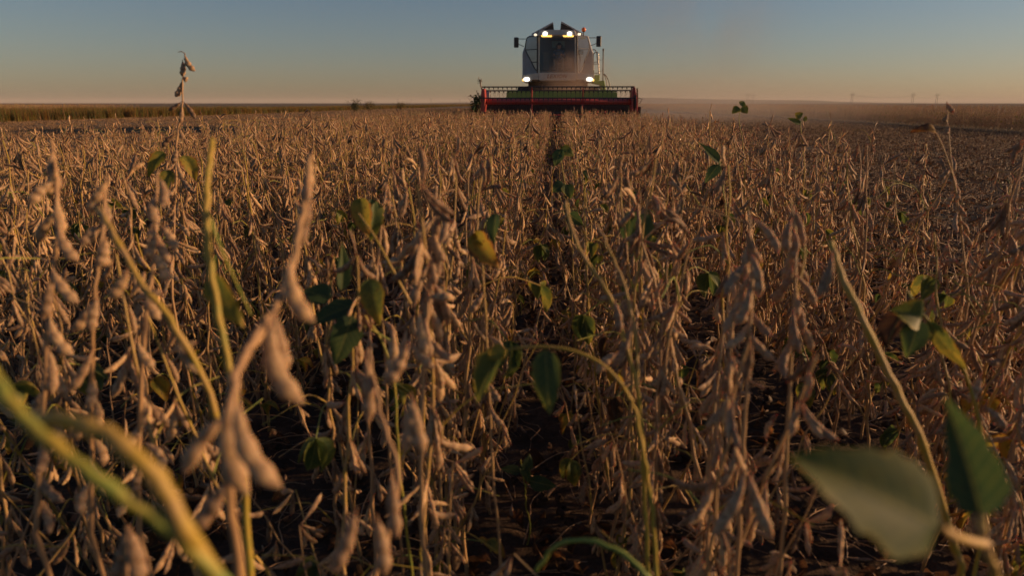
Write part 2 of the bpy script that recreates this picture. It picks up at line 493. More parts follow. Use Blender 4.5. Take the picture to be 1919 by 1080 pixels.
# ------------------------------------------------------------------ planting plan
rng = random.Random(77)
LANE = -0.03
ROWS = [LANE + .35 + .7 * k for k in range(-8, 4)]         # eight rows left of the lane, four right of it
plan = []
for ri, rx in enumerate(ROWS):
    k = ri - 7 if ri >= 8 else ri - 8                     # -1, -2 ... left, 1, 2 ... right
    y = .55 if abs(k) > 1 else .78
    yend = 25.0 if abs(rx) < 3.15 else (330 if rx < 0 else 25)
    while y < yend:
        y += rng.uniform(.040, .078) * (1 if y < 30 else (1.6 if y < 90 else 3))
        if k == 4 and (y < 9 or rng.random() < .4): continue
        if k == 3 and rng.random() < .22: continue
        if abs(k) == 1 and y < 5 and rng.random() < .05: continue
        x = rx + rng.gauss(0, .08) - (math.copysign(.06, k) if abs(k) == 1 and y < 6 else 0); m = .10
        if abs(x - LANE) < m: x = LANE + math.copysign(m + .1 * rng.random(), k)
        plan.append((x, y, k))
    if rx < -3.2: pass
def grow(x, y): return 1 + .18 * max(0, min(1, (13 - y) / 10.5)) * max(0, min(1, (4.6 + x) / 2 if x < 0 else (2.5 - x) / 1.2))
def seen(x, y):
    z = y * math.cos(YAW) - x * math.sin(YAW); s = x * math.cos(YAW) + y * math.sin(YAW)
    return z > .1 and abs(s) < z * .80 + .35
plan = [p for p in plan if seen(p[0], p[1])]
plan.sort(key=lambda p: p[0] ** 2 + p[1] ** 2 + .09)
weights = [6, 5, 5, 5, 5.5, 6, 3, 4]
ROWNAME = {1: 'first', 2: 'second', 3: 'third', 4: 'fourth', 5: 'fifth', 6: 'sixth', 7: 'seventh', 8: 'eighth', 9: 'ninth', 10: 'tenth'}
def row_label(kind, k):
    return '%s soybean plant with dry pods, %s row %s of the lane' % (KINDS[kind][5], ROWNAME[abs(k)], 'left' if k < 0 else 'right')
GROUP = 'soybean plants standing in rows'
N_PARTS, N_SINGLE = 52, 225
protos = {}
single_mesh = [merged(s, POD_MID, 'soybean_plant') for s in SPECS]
for i, (x, y, k) in enumerate(plan[:N_PARTS + N_SINGLE]):
    kind = rng.choices(range(8), weights)[0]
    s = rng.uniform(.88, 1.07) * grow(x, y); rz = rng.uniform(0, 6.28); tl = (rng.gauss(0, .09), rng.gauss(0, .07 if abs(k) == 1 else .11))
    if i < N_PARTS:
        if kind not in protos:
            o = protos[kind] = build_parts(SPECS[kind], 'soybean_plant', (0, 0, 0), '', GROUP)
        else:
            o = copy_tree(protos[kind])
    else:
        o = link('soybean_plant', single_mesh[kind])
    o.location = (x, y, 0); o.rotation_euler = (tl[0], tl[1], rz); o.scale = (s, s, s)
    tag(o, row_label(kind, k), 'soybean plant', GROUP)

# ------------------------------------------------------------------ scattered masses (geometry nodes, one object each)
def scatter(name, pts, rots, scales, idx, sources, label, cat):
    me = bpy.data.meshes.new(name)
    n = len(pts); me.vertices.add(n); me.vertices.foreach_set('co', np.asarray(pts, np.float32).ravel())
    a = me.attributes.new('rot', 'FLOAT_VECTOR', 'POINT'); a.data.foreach_set('vector', np.asarray(rots, np.float32).ravel())
    a = me.attributes.new('scl', 'FLOAT', 'POINT'); a.data.foreach_set('value', np.asarray(scales, np.float32))
    a = me.attributes.new('idx', 'INT', 'POINT'); a.data.foreach_set('value', np.asarray(idx, np.int32))
    o = link(name, me)
    ng = bpy.data.node_groups.new(name, 'GeometryNodeTree')
    ng.interface.new_socket('Geometry', in_out='INPUT', socket_type='NodeSocketGeometry')
    ng.interface.new_socket('Geometry', in_out='OUTPUT', socket_type='NodeSocketGeometry')
    N, L = ng.nodes, ng.links
    gi, go = N.new('NodeGroupInput'), N.new('NodeGroupOutput')
    jn = N.new('GeometryNodeJoinGeometry')
    for s in sources:
        oi = N.new('GeometryNodeObjectInfo'); oi.inputs['Object'].default_value = s; oi.transform_space = 'ORIGINAL'
        ti = N.new('GeometryNodeGeometryToInstance'); L.new(oi.outputs['Geometry'], ti.inputs[0]); L.new(ti.outputs[0], jn.inputs[0])
    ip = N.new('GeometryNodeInstanceOnPoints'); ip.inputs['Pick Instance'].default_value = True
    def attr(nm, ty):
        q = N.new('GeometryNodeInputNamedAttribute'); q.data_type = ty; q.inputs['Name'].default_value = nm
        return next(s for s in q.outputs if s.enabled and s.name == 'Attribute')
    L.new(gi.outputs[0], ip.inputs['Points']); L.new(jn.outputs[0], ip.inputs['Instance'])
    L.new(attr('idx', 'INT'), ip.inputs['Instance Index'])
    er = N.new('FunctionNodeEulerToRotation'); L.new(attr('rot', 'FLOAT_VECTOR'), er.inputs[0]); L.new(er.outputs[0], ip.inputs['Rotation'])
    L.new(attr('scl', 'FLOAT'), ip.inputs['Scale'])
    L.new(ip.outputs[0], go.inputs[0])
    md = o.modifiers.new('scatter', 'NODES'); md.node_group = ng
    return tag(o, label, cat, kind='stuff')
def source(mesh):                                           # geometry source that is never linked to the scene
    return bpy.data.objects.new(mesh.name, mesh)

LOW = []
for i in range(14):
    k = KINDS[i % 8] if i < 8 else KINDS[(i - 8) % 4]
    LOW.append(source(merged(plant_spec(300 + i, k[4], k[3], k[0], k[1], k[2], 4, .5), POD_LO, 'crop_plant')))
w14 = [6] * 4 + [7.5, 8.5, 4, 6] + [5] * 6
def crop_mass(name, pts, label, cat, s0, s1, w=w14, seed=1, src=None):
    r = random.Random(seed); n = len(pts); src = src or LOW
    rots = [(r.gauss(0, .09), r.gauss(0, .10), r.uniform(0, 6.28)) for _ in range(n)]
    return scatter(name, pts, rots, [r.uniform(s0, s1) * (grow(p[0], p[1]) if name == 'soybean_crop' else 1) for p in pts], r.choices(range(len(src)), w, k=n), src, label, cat)
crop_mass('soybean_crop', [(x, y, 0) for x, y, k in plan[N_PARTS + N_SINGLE:]],
          'dense mass of dry tan soybean plants filling the rows up to the harvester', 'soybean crop', .84, 1.10)

# the standing block beyond the cut strip on the right, and the field edge far to the left
r_ = random.Random(9)
pts = []
for k in range(5):
    y = 18
    while y < 420:
        y += r_.uniform(.05, .09) * (1 + y / 70); pts.append((17 + .55 * k + r_.gauss(0, .10) + 1.2 * math.sin(y * .045), y, 0))
for _ in range(15000):
    y = 24 + 700 * r_.random() ** 1.7; pts.append((19.5 + 90 * r_.random() ** 1.6, y, 0))
pts = [p for p in pts if seen(p[0], p[1])]
crop_mass('standing_crop_block', pts, 'uncut brown soybean block beyond the cut strip on the right', 'soybean crop', 1.02, 1.2, [5, 5, 5, 5, 5, 3, 3, 5, 3, 3, 3, 3, 3, 3], 3)

def blade_clump(seed, n, h, spread, tints, wisps=0):
    r = random.Random(seed); g = Geo()
    for k in range(n + wisps):
        a = r.uniform(0, 6.28); b = spread * math.sqrt(r.random()); L = h * r.uniform(.6, 1.05) * (1.35 if k >= n else 1); c = r.uniform(0, 6.28); q = r.uniform(.05, .35) * L
        P = smooth_path([(b * math.cos(a), b * math.sin(a), 0), (b * math.cos(a) + .3 * q * math.cos(c), b * math.sin(a) + .3 * q * math.sin(c), L * .6), (b * math.cos(a) + q * math.cos(c), b * math.sin(a) + q * math.sin(c), L)], 4)
        w = r.uniform(.006, .014) if k < n else .004
        o = np.array([math.cos(c + 1.57), math.sin(c + 1.57), 0])
        V = np.concatenate([P - o * w * np.array([[1], [.9], [.6], [.1]]), P + o * w * np.array([[1], [.9], [.6], [.1]])])
        t = r.choice(tints)
        g.add(V, [(i, i + 1, i + 5, i + 4) for i in range(3)], 2, t)
        for j in range(3 if k < n else 5):
            p = P[1] * (1 - j / 5) + P[3] * j / 5; M = trans(p) @ rotz(r.uniform(0, 6.28)) @ rotx(r.uniform(-1, .6))
            s = r.uniform(.03, .075) * (1 if k < n else .45)
            g.add([(-s * .35, 0, 0), (0, -s * .1, .0), (s * .35, s * .4, .01), (0, s, -.01)], [(0, 1, 2, 3)], 2, t + r.uniform(-.1, .1), None, M)
    return g.mesh('weed_clump')
WEED = [source(blade_clump(40 + i, 46, .98, .35, ((.3, .5, .6, .85, .9), (.5, .85, .9, .9, .75), (.2, .4, .5, .85, .92))[i % 3], (0, 0, 3, 0, 5, 2)[i])) for i in range(6)]
pts = []
for _ in range(9000):
    y = 26 + 640 * r_.random() ** 1.9; x = -33 - 5.5 * r_.random() - .8 * math.sin(y * .06)
    if seen(x, y): pts.append((x, y, 0))
n = len(pts)
scatter('weed_strip', pts, [(0, 0, r_.uniform(0, 6.28)) for _ in range(n)], [r_.uniform(.66, .92) * (.86 if p[1] > 75 else 1) for p in pts], [r_.choice((0, 0, 1, 1, 3, 3, 2, 5, 4)) for _ in range(n)], WEED, 'dark green and brown weedy strip along the far left field edge', 'weeds')
pts = []
for _ in range(16000):
    y = 26 + 38 * r_.random(); x = -39 - 60 * r_.random() ** 1.4
    if seen(x, y): pts.append((x, y, 0))
crop_mass('far_left_crop', pts, 'tan ripe crop standing behind the weedy strip on the left', 'crop', 1.12, 1.28, w14, 4)

# cut stubble with straw and chaff
def straw_clump(seed, shade=0):
    r = random.Random(seed); g = Geo()
    for k in range(9):
        p = np.array([r.gauss(0, .10), r.gauss(0, .10), .005 + .02 * r.random()]); a = r.uniform(0, 6.28); e = r.uniform(-.1, .45); L = r.uniform(.06, .2)
        d = np.array([math.cos(a) * math.cos(e), math.sin(a) * math.cos(e), math.sin(e)])
        g.add(*tube([p, p + d * L * .5 + np.array([0, 0, .006]), p + d * L], [.0022, .002, .0014], 4), 1, r.choice((.2, .35, .45, .5)) - shade)
    for k in range(2):
        p = np.array([r.gauss(0, .1), r.gauss(0, .1), -.01]); g.add(*tube([p, p + np.array([r.gauss(0, .012), r.gauss(0, .012), r.uniform(.05, .11)])], [.0035, .003], 5), 1, .45 - shade)
    for k in range(6):
        M = trans((r.gauss(0, .12), r.gauss(0, .12), .012 + .02 * r.random())) @ rotz(r.uniform(0, 6.28)) @ rotx(r.uniform(-.6, .6)) @ roty(r.uniform(-.6, .6))
        leaflet_geo(r, r.uniform(.03, .07), r.uniform(.015, .035), 1, 1.6, r.choice((.85, .92, .97)) + shade * .4, 4, 5, .1, M, .8, g)
    for k in range(3):
        M = trans((r.gauss(0, .12), r.gauss(0, .12), .02)) @ rotz(r.uniform(0, 6.28)) @ roty(1.5)
        g.add_geo(POD_LO[r.randrange(14)], M, -1.4 * shade)
    return g.mesh('straw_clump')
STRAW = [source(straw_clump(60 + i)) for i in range(6)]
STRAW_SHADED = [source(straw_clump(160 + i, .24)) for i in range(6)]  # darker copy of the straw, shade seen towards the sun painted into its tints
def stubble(name, n, fx, label, src=STRAW):
    pts = []
    while len(pts) < n:
        x, y = fx()
        if seen(x, y): pts.append((x, y, 0))
    scatter(name, pts, [(0, 0, r_.uniform(0, 6.28)) for _ in pts], [r_.uniform(.7, 1.35) for _ in pts], [r_.randrange(6) for _ in pts], src, label, 'stubble')
stubble('stubble_strip', 13000, lambda: (2.05 + 15.4 * r_.random(), 2.5 + 75 * r_.random() ** 1.7), 'cut grey brown stubble and chaff between the rows and the right block', STRAW_SHADED)
stubble('stubble_field', 13000, lambda: (-5.6 - 28 * r_.random(), 6 + 150 * r_.random() ** 1.8), 'cut tan stubble between the standing rows and the weedy strip')

# litter on the bare soil under the rows
def litter_piece(kind, seed):
    r = random.Random(seed); g = Geo()
    if kind == 0:
        leaflet_geo(r, .06, .04, .9, 2.2, r.choice((.9, .95, 1)), 6, 7, .12, trans((0, -.03, .012)) @ roty(r.uniform(-.4, .4)), .9, g)
    elif kind == 1:
        L = r.uniform(.12, .26); P = smooth_path([(0, -L / 2, .006), (r.gauss(0, .02), -L / 6, .02), (r.gauss(0, .02), L / 6, .012), (r.gauss(0, .01), L / 2, .008)], 8)
        g.add(*tube(P, np.linspace(.0017, .0009, 8), 5), 1, r.choice((.05, .15, .25, .32)))
    elif kind == 2:
        g.add_geo(POD_MID[r.randrange(14)], trans((0, 0, .012)) @ roty(1.45) @ rotz(r.uniform(0, 6)), -.4)
    else:
        V = []
        for i in range(5):
            for j in range(7):
                a, b = math.pi * (i + .5) / 5, 2 * math.pi * j / 7; q = .014 * r.uniform(.7, 1.25)
                V.append((q * math.sin(a) * math.cos(b) * 1.3, q * math.sin(a) * math.sin(b), q * .7 * math.cos(a) + .006))
        g.add(V, grid_faces(5, 7), 3, .5)
    return g.mesh('litter', MATS + [SOIL])
LIT = [source(litter_piece(k, 80 + i)) for i, k in enumerate((0, 0, 0, 0, 1, 1, 1, 1, 1, 2, 2, 3, 3, 3))]
pts = []
for _ in range(11500):
    y = .5 + 6 * r_.random(); x = r_.uniform(-3.6, 3.0)
    if seen(x, y): pts.append((x, y, r_.uniform(0, .018)))
for _ in range(5500):
    y = 6.5 + 14 * r_.random(); x = r_.uniform(-5, 3.2); pts.append((x, y, r_.uniform(0, .018)))
n = len(pts)
scatter('leaf_litter', pts, [(r_.gauss(0, .25), r_.gauss(0, .25), r_.uniform(0, 6.28)) for _ in range(n)], [r_.uniform(.7, 1.3) for _ in range(n)], [r_.randrange(14) for _ in range(n)], LIT, 'fallen brown leaves, stalks, pods and clods on the dark soil', 'litter')

# ------------------------------------------------------------------ ground, hills
from mathutils import noise as mn
def graded(lo, hi, step, ext, ratio=1.28):
    a = list(np.arange(lo, hi, step)); s = step; v = a[-1]; right = []
    while v < ext: s *= ratio; v += s; right.append(v)
    s = step; v = lo; left = []
    while v > -ext: s *= ratio; v -= s; left.append(v)
    return np.array(left[::-1] + a + right)
xs, ys = graded(-2.4, 2.4, .03, 9000), graded(.3, 6.5, .03, 9000)
V = []
for y in ys:
    for x in xs:
        z = 0
        if -12 < x < 12 and -3 < y < 30:
            p = Vector((x * 9, y * 9, 0))
            z = .022 * mn.noise(p) + .012 * mn.noise(p * 2.7) + .02 * mn.noise(p * .25)
            z *= max(0, min(1, (12 - abs(x)) / 6)) * max(0, min(1, (30 - y) / 12))
        V.append((x, y, z - .012))
g = Geo(); g.add(V, grid_faces(len(ys), len(xs), False)); tag(link('ground', g.mesh('ground', [SOIL])), kind='structure')

HILL = mat_plain('hill_woods', (.05, .062, .04), .95, 0, .5, (.13, .11, .07), .004, .1)
def ridge(name, prof, D):
    """prof: photo x -> photo y of the crest, at distance D"""
    px = np.linspace(prof[0][0], prof[-1][0], 90); py = np.interp(px, [p[0] for p in prof], [p[1] for p in prof])
    rows = [[], [], [], [], []]
    for i, (a, b) in enumerate(zip(px, py)):
        c = at_row(a, b, D); ux, uy = c[0] / D, 1
        h = max(c[2], .6) * (1 + .05 * mn.noise(Vector((a * .02, 0, 3))))
        for k, (q, f) in enumerate(((-900, 0), (-400, .5), (0, 1), (500, .6), (1100, 0))):
            w = 1 + (.3 * mn.noise(Vector((a * .015, k * 5, 0))) if 0 < f < 1 else 0)
            rows[k].append((ux * (D + q), D + q, h * f * w - (1 if f == 0 else 0)))
    g = Geo(); g.add(sum(rows, []), grid_faces(5, len(px), False))
    tag(link(name, g.mesh(name, [HILL])), kind='structure')
ridge('hills', [(150, 195.2), (400, 194.6), (620, 194.2), (780, 193), (900, 191.2), (1000, 188), (1100, 184.5), (1200, 183), (1250, 183.6), (1330, 185.8), (1400, 186.3), (1430, 187.2), (1520, 187.8), (1570, 190.3), (1650, 192.2), (1760, 193.4)], 4200)

# ------------------------------------------------------------------ builder for hard-surface objects
class MB:
    def __init__(self): self.bm = bmesh.new()
    def box(self, c, s, bev=.0, rx=0, ry=0, rz=0):
        t = bmesh.new(); bmesh.ops.create_cube(t, size=1)
        bmesh.ops.scale(t, vec=s, verts=t.verts)
        if bev: bmesh.ops.bevel(t, geom=t.edges[:], offset=min(bev, min(s) * .45), segments=2, affect='EDGES', profile=.5)
        t.transform(Matrix.Translation(c) @ Matrix.Rotation(rz, 4, 'Z') @ Matrix.Rotation(ry, 4, 'Y') @ Matrix.Rotation(rx, 4, 'X'))
        return self._join(t)
    def _join(self, t):
        me = bpy.data.meshes.new('t'); t.to_mesh(me); t.free(); self.bm.from_mesh(me); bpy.data.meshes.remove(me); return self
    def prism(self, poly, y0, y1, bev=0):
        """poly: (x, z) outline, extruded along Y"""
        t = bmesh.new()
        f = t.faces.new([t.verts.new((x, y0, z)) for x, z in poly])
        e = bmesh.ops.extrude_face_region(t, geom=[f])
        bmesh.ops.translate(t, vec=(0, y1 - y0, 0), verts=[v for v in e['geom'] if isinstance(v, bmesh.types.BMVert)])
        bmesh.ops.recalc_face_normals(t, faces=t.faces)
        if bev: bmesh.ops.bevel(t, geom=t.edges[:], offset=bev, segments=2, affect='EDGES', profile=.5)
        return self._join(t)
    def tube(self, P, r, n=8, caps=True):
        v, f = tube(P, r, n); vs = [self.bm.verts.new(p) for p in v]
        for q in f: self.bm.faces.new([vs[i] for i in q])
        if caps:
            self.bm.faces.new(vs[:n][::-1]); self.bm.faces.new(vs[-n:])
        return self
    def lathe(self, prof, c, n=24, axis='X'):
        """prof: (along axis, radius)"""
        rows = []
        for a, r in prof:
            row = []
            for j in range(n):
                t = 2 * math.pi * j / n; p = {'X': (a, r * math.cos(t), r * math.sin(t)), 'Y': (r * math.cos(t), a, r * math.sin(t)), 'Z': (r * math.cos(t), r * math.sin(t), a)}[axis]
                row.append(self.bm.verts.new((p[0] + c[0], p[1] + c[1], p[2] + c[2])))
            rows.append(row)
        for i in range(len(rows) - 1):
            for j in range(n): self.bm.faces.new((rows[i][j], rows[i][(j + 1) % n], rows[i + 1][(j + 1) % n], rows[i + 1][j]))
        self.bm.faces.new(rows[0]); self.bm.faces.new(rows[-1][::-1])
        return self
    def quad(self, pts): self.bm.faces.new([self.bm.verts.new(p) for p in pts]); return self
    def build(self, name, m, parent=None, off=(0, 0, 0), smooth=False):
        bmesh.ops.recalc_face_normals(self.bm, faces=self.bm.faces)
        bmesh.ops.translate(self.bm, vec=(-off[0], -off[1], -off[2]), verts=self.bm.verts)
        me = bpy.data.meshes.new(name); self.bm.to_mesh(me); self.bm.free()
        if smooth: me.polygons.foreach_set('use_smooth', [True] * len(me.polygons))
        me.materials.append(m)
        return link(name, me, parent)

WHITE = mat_plain('cream_paint', (.60, .57, .49), .38, 0, .5, (.30, .22, .15), 3, .5, .2)
GREY = mat_plain('pale_panel', (.54, .55, .55), .4, 0, .45, (.27, .21, .16), 3)
GREEN = mat_plain('green_paint', (.31, .46, .08), .42, 0, .2, (.22, .17, .09), 5)
RED = mat_plain('red_paint', (.46, .045, .04), .42, 0, .3, (.22, .12, .08), 6)
BLACK = mat_plain('black_steel', (.022, .021, .021), .5, 0, .3, (.13, .10, .07), 6)
DARK = mat_plain('dark_underbody', (.03, .027, .025), .8, 0, .5, (.12, .085, .06), 3)
RUBBER = mat_plain('tyre_rubber', (.028, .027, .026), .8, 0, .5, (.12, .09, .06), 4)
STEELY = mat_plain('bare_steel', (.42, .40, .37), .35, .7, .4, (.2, .15, .1), 6)
INNER = mat_plain('cab_lining', (.13, .105, .085), .75, 0, .2, (.07, .06, .05), 4)
GLASS = mat_glass('windscreen_glass', (.80, .86, .84), .02, .03)
SIDEGLASS = mat_glass('side_glass', (.88, .92, .95), .04, .03)
LAMP = mat_emit('lamp_lit', (1, .93, .80), 2.2)
AMBERL = mat_emit('amber_lit', (1, .55, .12), 1.6)
AMBER = mat_plain('amber_lens', (.75, .17, .03), .2, 0, .1)

# ------------------------------------------------------------------ combine harvester
CR = (0, 28.5, 0)
combine = empty('combine_harvester', CR)
tag(combine, 'white and green combine harvester with lit lamps and a wide red reel header', 'combine harvester')
def cp(u, v, Y):
    p = at_row(860 + u / 5.047, 20 + v / 5.047, Y); return (p[0], Y, p[2])
def xz(L, Y): return [(cp(u, v, Y)[0], cp(u, v, Y)[2]) for u, v in L]
def part(mb, name, m, parent=combine, smooth=False):
    o = mb.build(name, m, parent, CR if parent is not None else (0, 0, 0), smooth)
    return o
body = part(MB().prism(xz([(700, 228), (655, 236), (608, 375), (600, 400), (600, 640), (1278, 640), (1275, 400), (1262, 370), (1225, 235), (1170, 228)], 29.5), 29.5, 35.4, .05), 'body', GREY)
part(MB().prism(xz([(1130, 370), (1176, 370), (1176, 413), (1130, 413)], 29.49), 29.47, 29.51, .004), 'vent', DARK, body)
st_m = mat_plain('yellow_sticker', (.55, .38, .03), .5)
part(MB().prism(xz([(1155, 246), (1172, 246), (1172, 266), (1155, 266)], 29.48), 29.485, 29.499).prism(xz([(1177, 246), (1195, 246), (1195, 266), (1177, 266)], 29.48), 29.485, 29.499), 'warning_sticker', st_m, body)
part(MB().box((0, 32, 1.36), (1.7, 6.3, 1.25), .04).box((0, 29.6, 1.0), (2.3, .35, .4), .03).box((0, 33.6, .7), (2.0, .25, .25), .03), 'chassis', DARK)
part(MB().box((0, 35.6, 2.3), (2.2, .5, 1.6), .08).box((0, 35.9, 1.2), (1.7, .8, .9), .1), 'straw_hood', GREY)
# grain tank covers
def cover(pl, gus, name='grain_tank_cover'):
    (a, b) = pl; A, B = cp(*a, 30.4), cp(*b, 30.4)
    dx, dz = B[0] - A[0], B[2] - A[2]; L = math.hypot(dx, dz); nx, nz = -dz / L * .045, dx / L * .045
    if nz < 0: nx, nz = -nx, -nz
    m = MB().prism([(A[0], A[2]), (B[0], B[2]), (B[0] + nx, B[2] + nz), (A[0] + nx, A[2] + nz)], 30.4, 33.2, .006)
    o = part(m, name, GREEN if 0 else GREY)
    part(MB().prism(xz(gus, 30.5), 30.5, 30.53), 'gusset', DARK, o)
    part(MB().prism(xz(gus, 30.5), 33.0, 33.03), 'gusset', DARK, o)
cover(((690, 226), (893, 114)), [(797, 181), (893, 122), (899, 182)])
cover(((1168, 222), (966, 107)), [(958, 182), (965, 116), (1098, 182)])
# cab
XC = -.035
cab = part(MB().box((XC, 28.86, 2.27), (1.56, 1.3, .1), .02), 'cab', INNER)
part(MB().box((XC, 29.47, 2.95), (1.52, .04, 1.36)), 'back_wall', INNER, cab)
rw = mat_plain('rear_window', (.16, .24, .23), .25)
part(MB().prism(xz([(880, 285), (1000, 285), (1000, 348), (880, 348)], 29.44), 29.44, 29.449), 'rear_window', rw, cab)
for s in (-1, 1):
    part(MB().box((XC + s * .775, 28.9, 2.95), (.03, 1.1, 1.34), .005), 'side_lining', INNER, cab)
p0 = [cp(u, v, 28.2) for u, v in ((756, 240), (1108, 240), (1108, 588), (756, 588))]
mb = MB(); N_ = 12; top = []; bot = []
for i in range(N_ + 1):
    t = i / N_; bow = -.16 * (1 - (2 * t - 1) ** 2)
    top.append((p0[0][0] * (1 - t) + p0[1][0] * t, 28.22 + bow + .02, p0[0][2])); bot.append((p0[3][0] * (1 - t) + p0[2][0] * t, 28.22 + bow - .06, p0[3][2]))
for i in range(N_): mb.quad((bot[i], bot[i + 1], top[i + 1], top[i]))
part(mb, 'windscreen', GLASS, cab, True)
for (u, w, m) in ((744, 9, BLACK), (758, 9, WHITE), (1101, 9, WHITE), (1116, 7, BLACK)):
    x0, z0 = xz([(u, 236)], 28.25)[0]; x1, z1 = xz([(u + (3 if u > 1000 else -2), 588)], 28.25)[0]
    part(MB().tube([(x0, 28.25, z0), ((x0 + x1) / 2, 28.22, (z0 + z1) / 2), (x1, 28.2, z1)], .032 if m is WHITE else .03, 10), 'pillar', m, cab)
roof = part(MB().prism(xz([(747, 236), (751, 200), (766, 184), (860, 178), (1000, 178), (1090, 182), (1106, 200), (1113, 236)], 28.0), 28.0, 29.9, .03), 'roof', WHITE)
part(MB().prism(xz([(772, 226), (772, 208), (1090, 208), (1090, 226)], 27.98), 27.975, 28.02, .008), 'visor', GREY, roof)
def disc(u, v, Y, rx, rz, n=20, depth=.05, front=.03):
    c = cp(u, v, Y); m = MB(); ring = [[], [], []]
    for j in range(n):
        t = 2 * math.pi * j / n
        sx = math.copysign(abs(math.cos(t)) ** .8, math.cos(t)); sz = math.copysign(abs(math.sin(t)) ** .8, math.sin(t))
        ring[0].append(m.bm.verts.new((c[0] + sx * rx, Y + depth, c[2] + sz * rz))); ring[1].append(m.bm.verts.new((c[0] + sx * rx, Y, c[2] + sz * rz))); ring[2].append(m.bm.verts.new((c[0] + sx * rx * .6, Y - front, c[2] + sz * rz * .6)))
    for a, b in ((0, 1), (1, 2)):
        for j in range(n): m.bm.faces.new((ring[a][j], ring[a][(j + 1) % n], ring[b][(j + 1) % n], ring[b][j]))
    m.bm.faces.new(ring[0]); m.bm.faces.new(ring[2][::-1])
    return m
for u in (815, 1047): part(disc(u, 216, 27.96, .09, .075), 'roof_lamp', LAMP, roof)
for u, v in ((724, 226), (1138, 221)): part(disc(u, v, 28.3, .06, .045), 'side_lamp', mat_emit('side_lamp_lit', (1, .85, .6), .9), roof)
for a, b in ((776, 880), (982, 1086)):
    part(MB().prism(xz([(a, 234), (b, 234), (b - 3, 247), (a + 8, 247)], 28.05), 27.98, 28.09, .01), 'glowing_bracket', AMBERL, roof)  # housings under the roof lamps, the light falling on them painted as amber emission
# side windows splayed back from the front pillars
def splay(u): return 28.26 + max(0, (abs(u - 931) - 186)) / 110 * 1.05
for side, fr, bars, rad in (('l', [(745, 240), (690, 243), (657, 248), (640, 272), (629, 365), (672, 455), (716, 545), (740, 563)], [((630, 369), (745, 363)), ((690, 486), (744, 484))], .022),
                            ('r', [(1117, 240), (1180, 240), (1208, 246), (1222, 268), (1234, 352), (1195, 460), (1155, 575), (1118, 582)], [((1233, 358), (1119, 358))], .015)):
    pts3 = [cp(u, v, splay(u)) for u, v in fr]
    m = MB(); m.quad([p for p in pts3]); sw = part(m, 'side_window', SIDEGLASS, cab)
    m = MB(); m.tube(smooth_path(pts3, 40), rad, 8)
    for a, b in bars: m.tube([cp(*a, splay(a[0]) - .01), cp(*b, splay(b[0]) - .01)], rad * .8, 8)
    part(m, 'frame', BLACK, sw, True)
# front fascia, lamps, lettering
fascia = part(MB().prism(xz([(748, 586), (1113, 586), (1106, 655), (1095, 660), (770, 660), (758, 655)], 28.0), 28.0, 28.9, .015), 'front_panel', WHITE)
part(MB().prism(xz([(598, 606), (746, 587), (756, 653), (692, 652), (682, 672), (625, 678), (598, 668)], 28.04), 28.04, 29.45, .015), 'corner_panel', WHITE, fascia)
part(MB().prism(xz([(1115, 587), (1278, 604), (1281, 668), (1240, 677), (1192, 670), (1180, 651), (1108, 653)], 28.04), 28.04, 29.45, .015), 'corner_panel', WHITE, fascia)
for u in (641, 1235):
    part(disc(u, 648, 28.02, .12, .075), 'headlight', LAMP)
for u in (606, 1270):
    part(disc(u, 656, 28.03, .03, .045), 'indicator', AMBERL)
tc = bpy.data.curves.new('lettering', 'FONT'); tc.body = 'LEXION'; tc.size = .2; tc.shear = .25; tc.extrude = .004; tc.offset = .004; tc.align_x = 'CENTER'; tc.space_character = 1.12
to = bpy.data.objects.new('lettering', tc); COL.objects.link(to)
dg = bpy.context.evaluated_depsgraph_get(); tm = bpy.data.meshes.new_from_object(to.evaluated_get(dg)); bpy.data.objects.remove(to)
tm.materials.clear(); tm.materials.append(mat_plain('letter_red', (.30, .06, .05), .5, 0, .4))
tx = link('lettering', tm, fascia); c = cp(925, 636, 27.99)
tx.matrix_local = Matrix.Translation((c[0], 27.988 - 28.5, c[2])) @ Matrix.Rotation(math.pi / 2, 4, 'X')
# interior
seat = part(MB().box((.02, 29.2, 2.62), (.5, .48, .14), .04).box((.02, 29.4, 2.98), (.48, .12, .62), .05).box((.02, 29.39, 3.34), (.28, .1, .14), .03), 'driver_seat', INNER)
part(MB().box((.02, 29.2, 2.42), (.34, .36, .26), .03), 'seat_base', BLACK, seat)
m = MB(); ring = [(-.03 + .19 * math.cos(t), 28.66 + .10 * math.sin(t), 2.96 + .16 * math.sin(t)) for t in np.linspace(0, 2 * math.pi, 25)]
sw = part(m.tube(ring, .016, 6, False).tube([(-.03, 28.66, 2.96), (-.03, 28.5, 2.34)], .03, 8).tube([(-.2, 28.66, 2.96), (.15, 28.66, 2.96)], .012, 6), 'steering_wheel', BLACK)
part(MB().box((.46, 29.0, 2.66), (.22, .6, .5), .04).tube([(.42, 28.78, 2.9), (.40, 28.7, 3.08)], .018, 6), 'console', INNER)
part(MB().box((-.48, 29.1, 2.75), (.32, .1, .75), .05), 'passenger_seat', INNER)
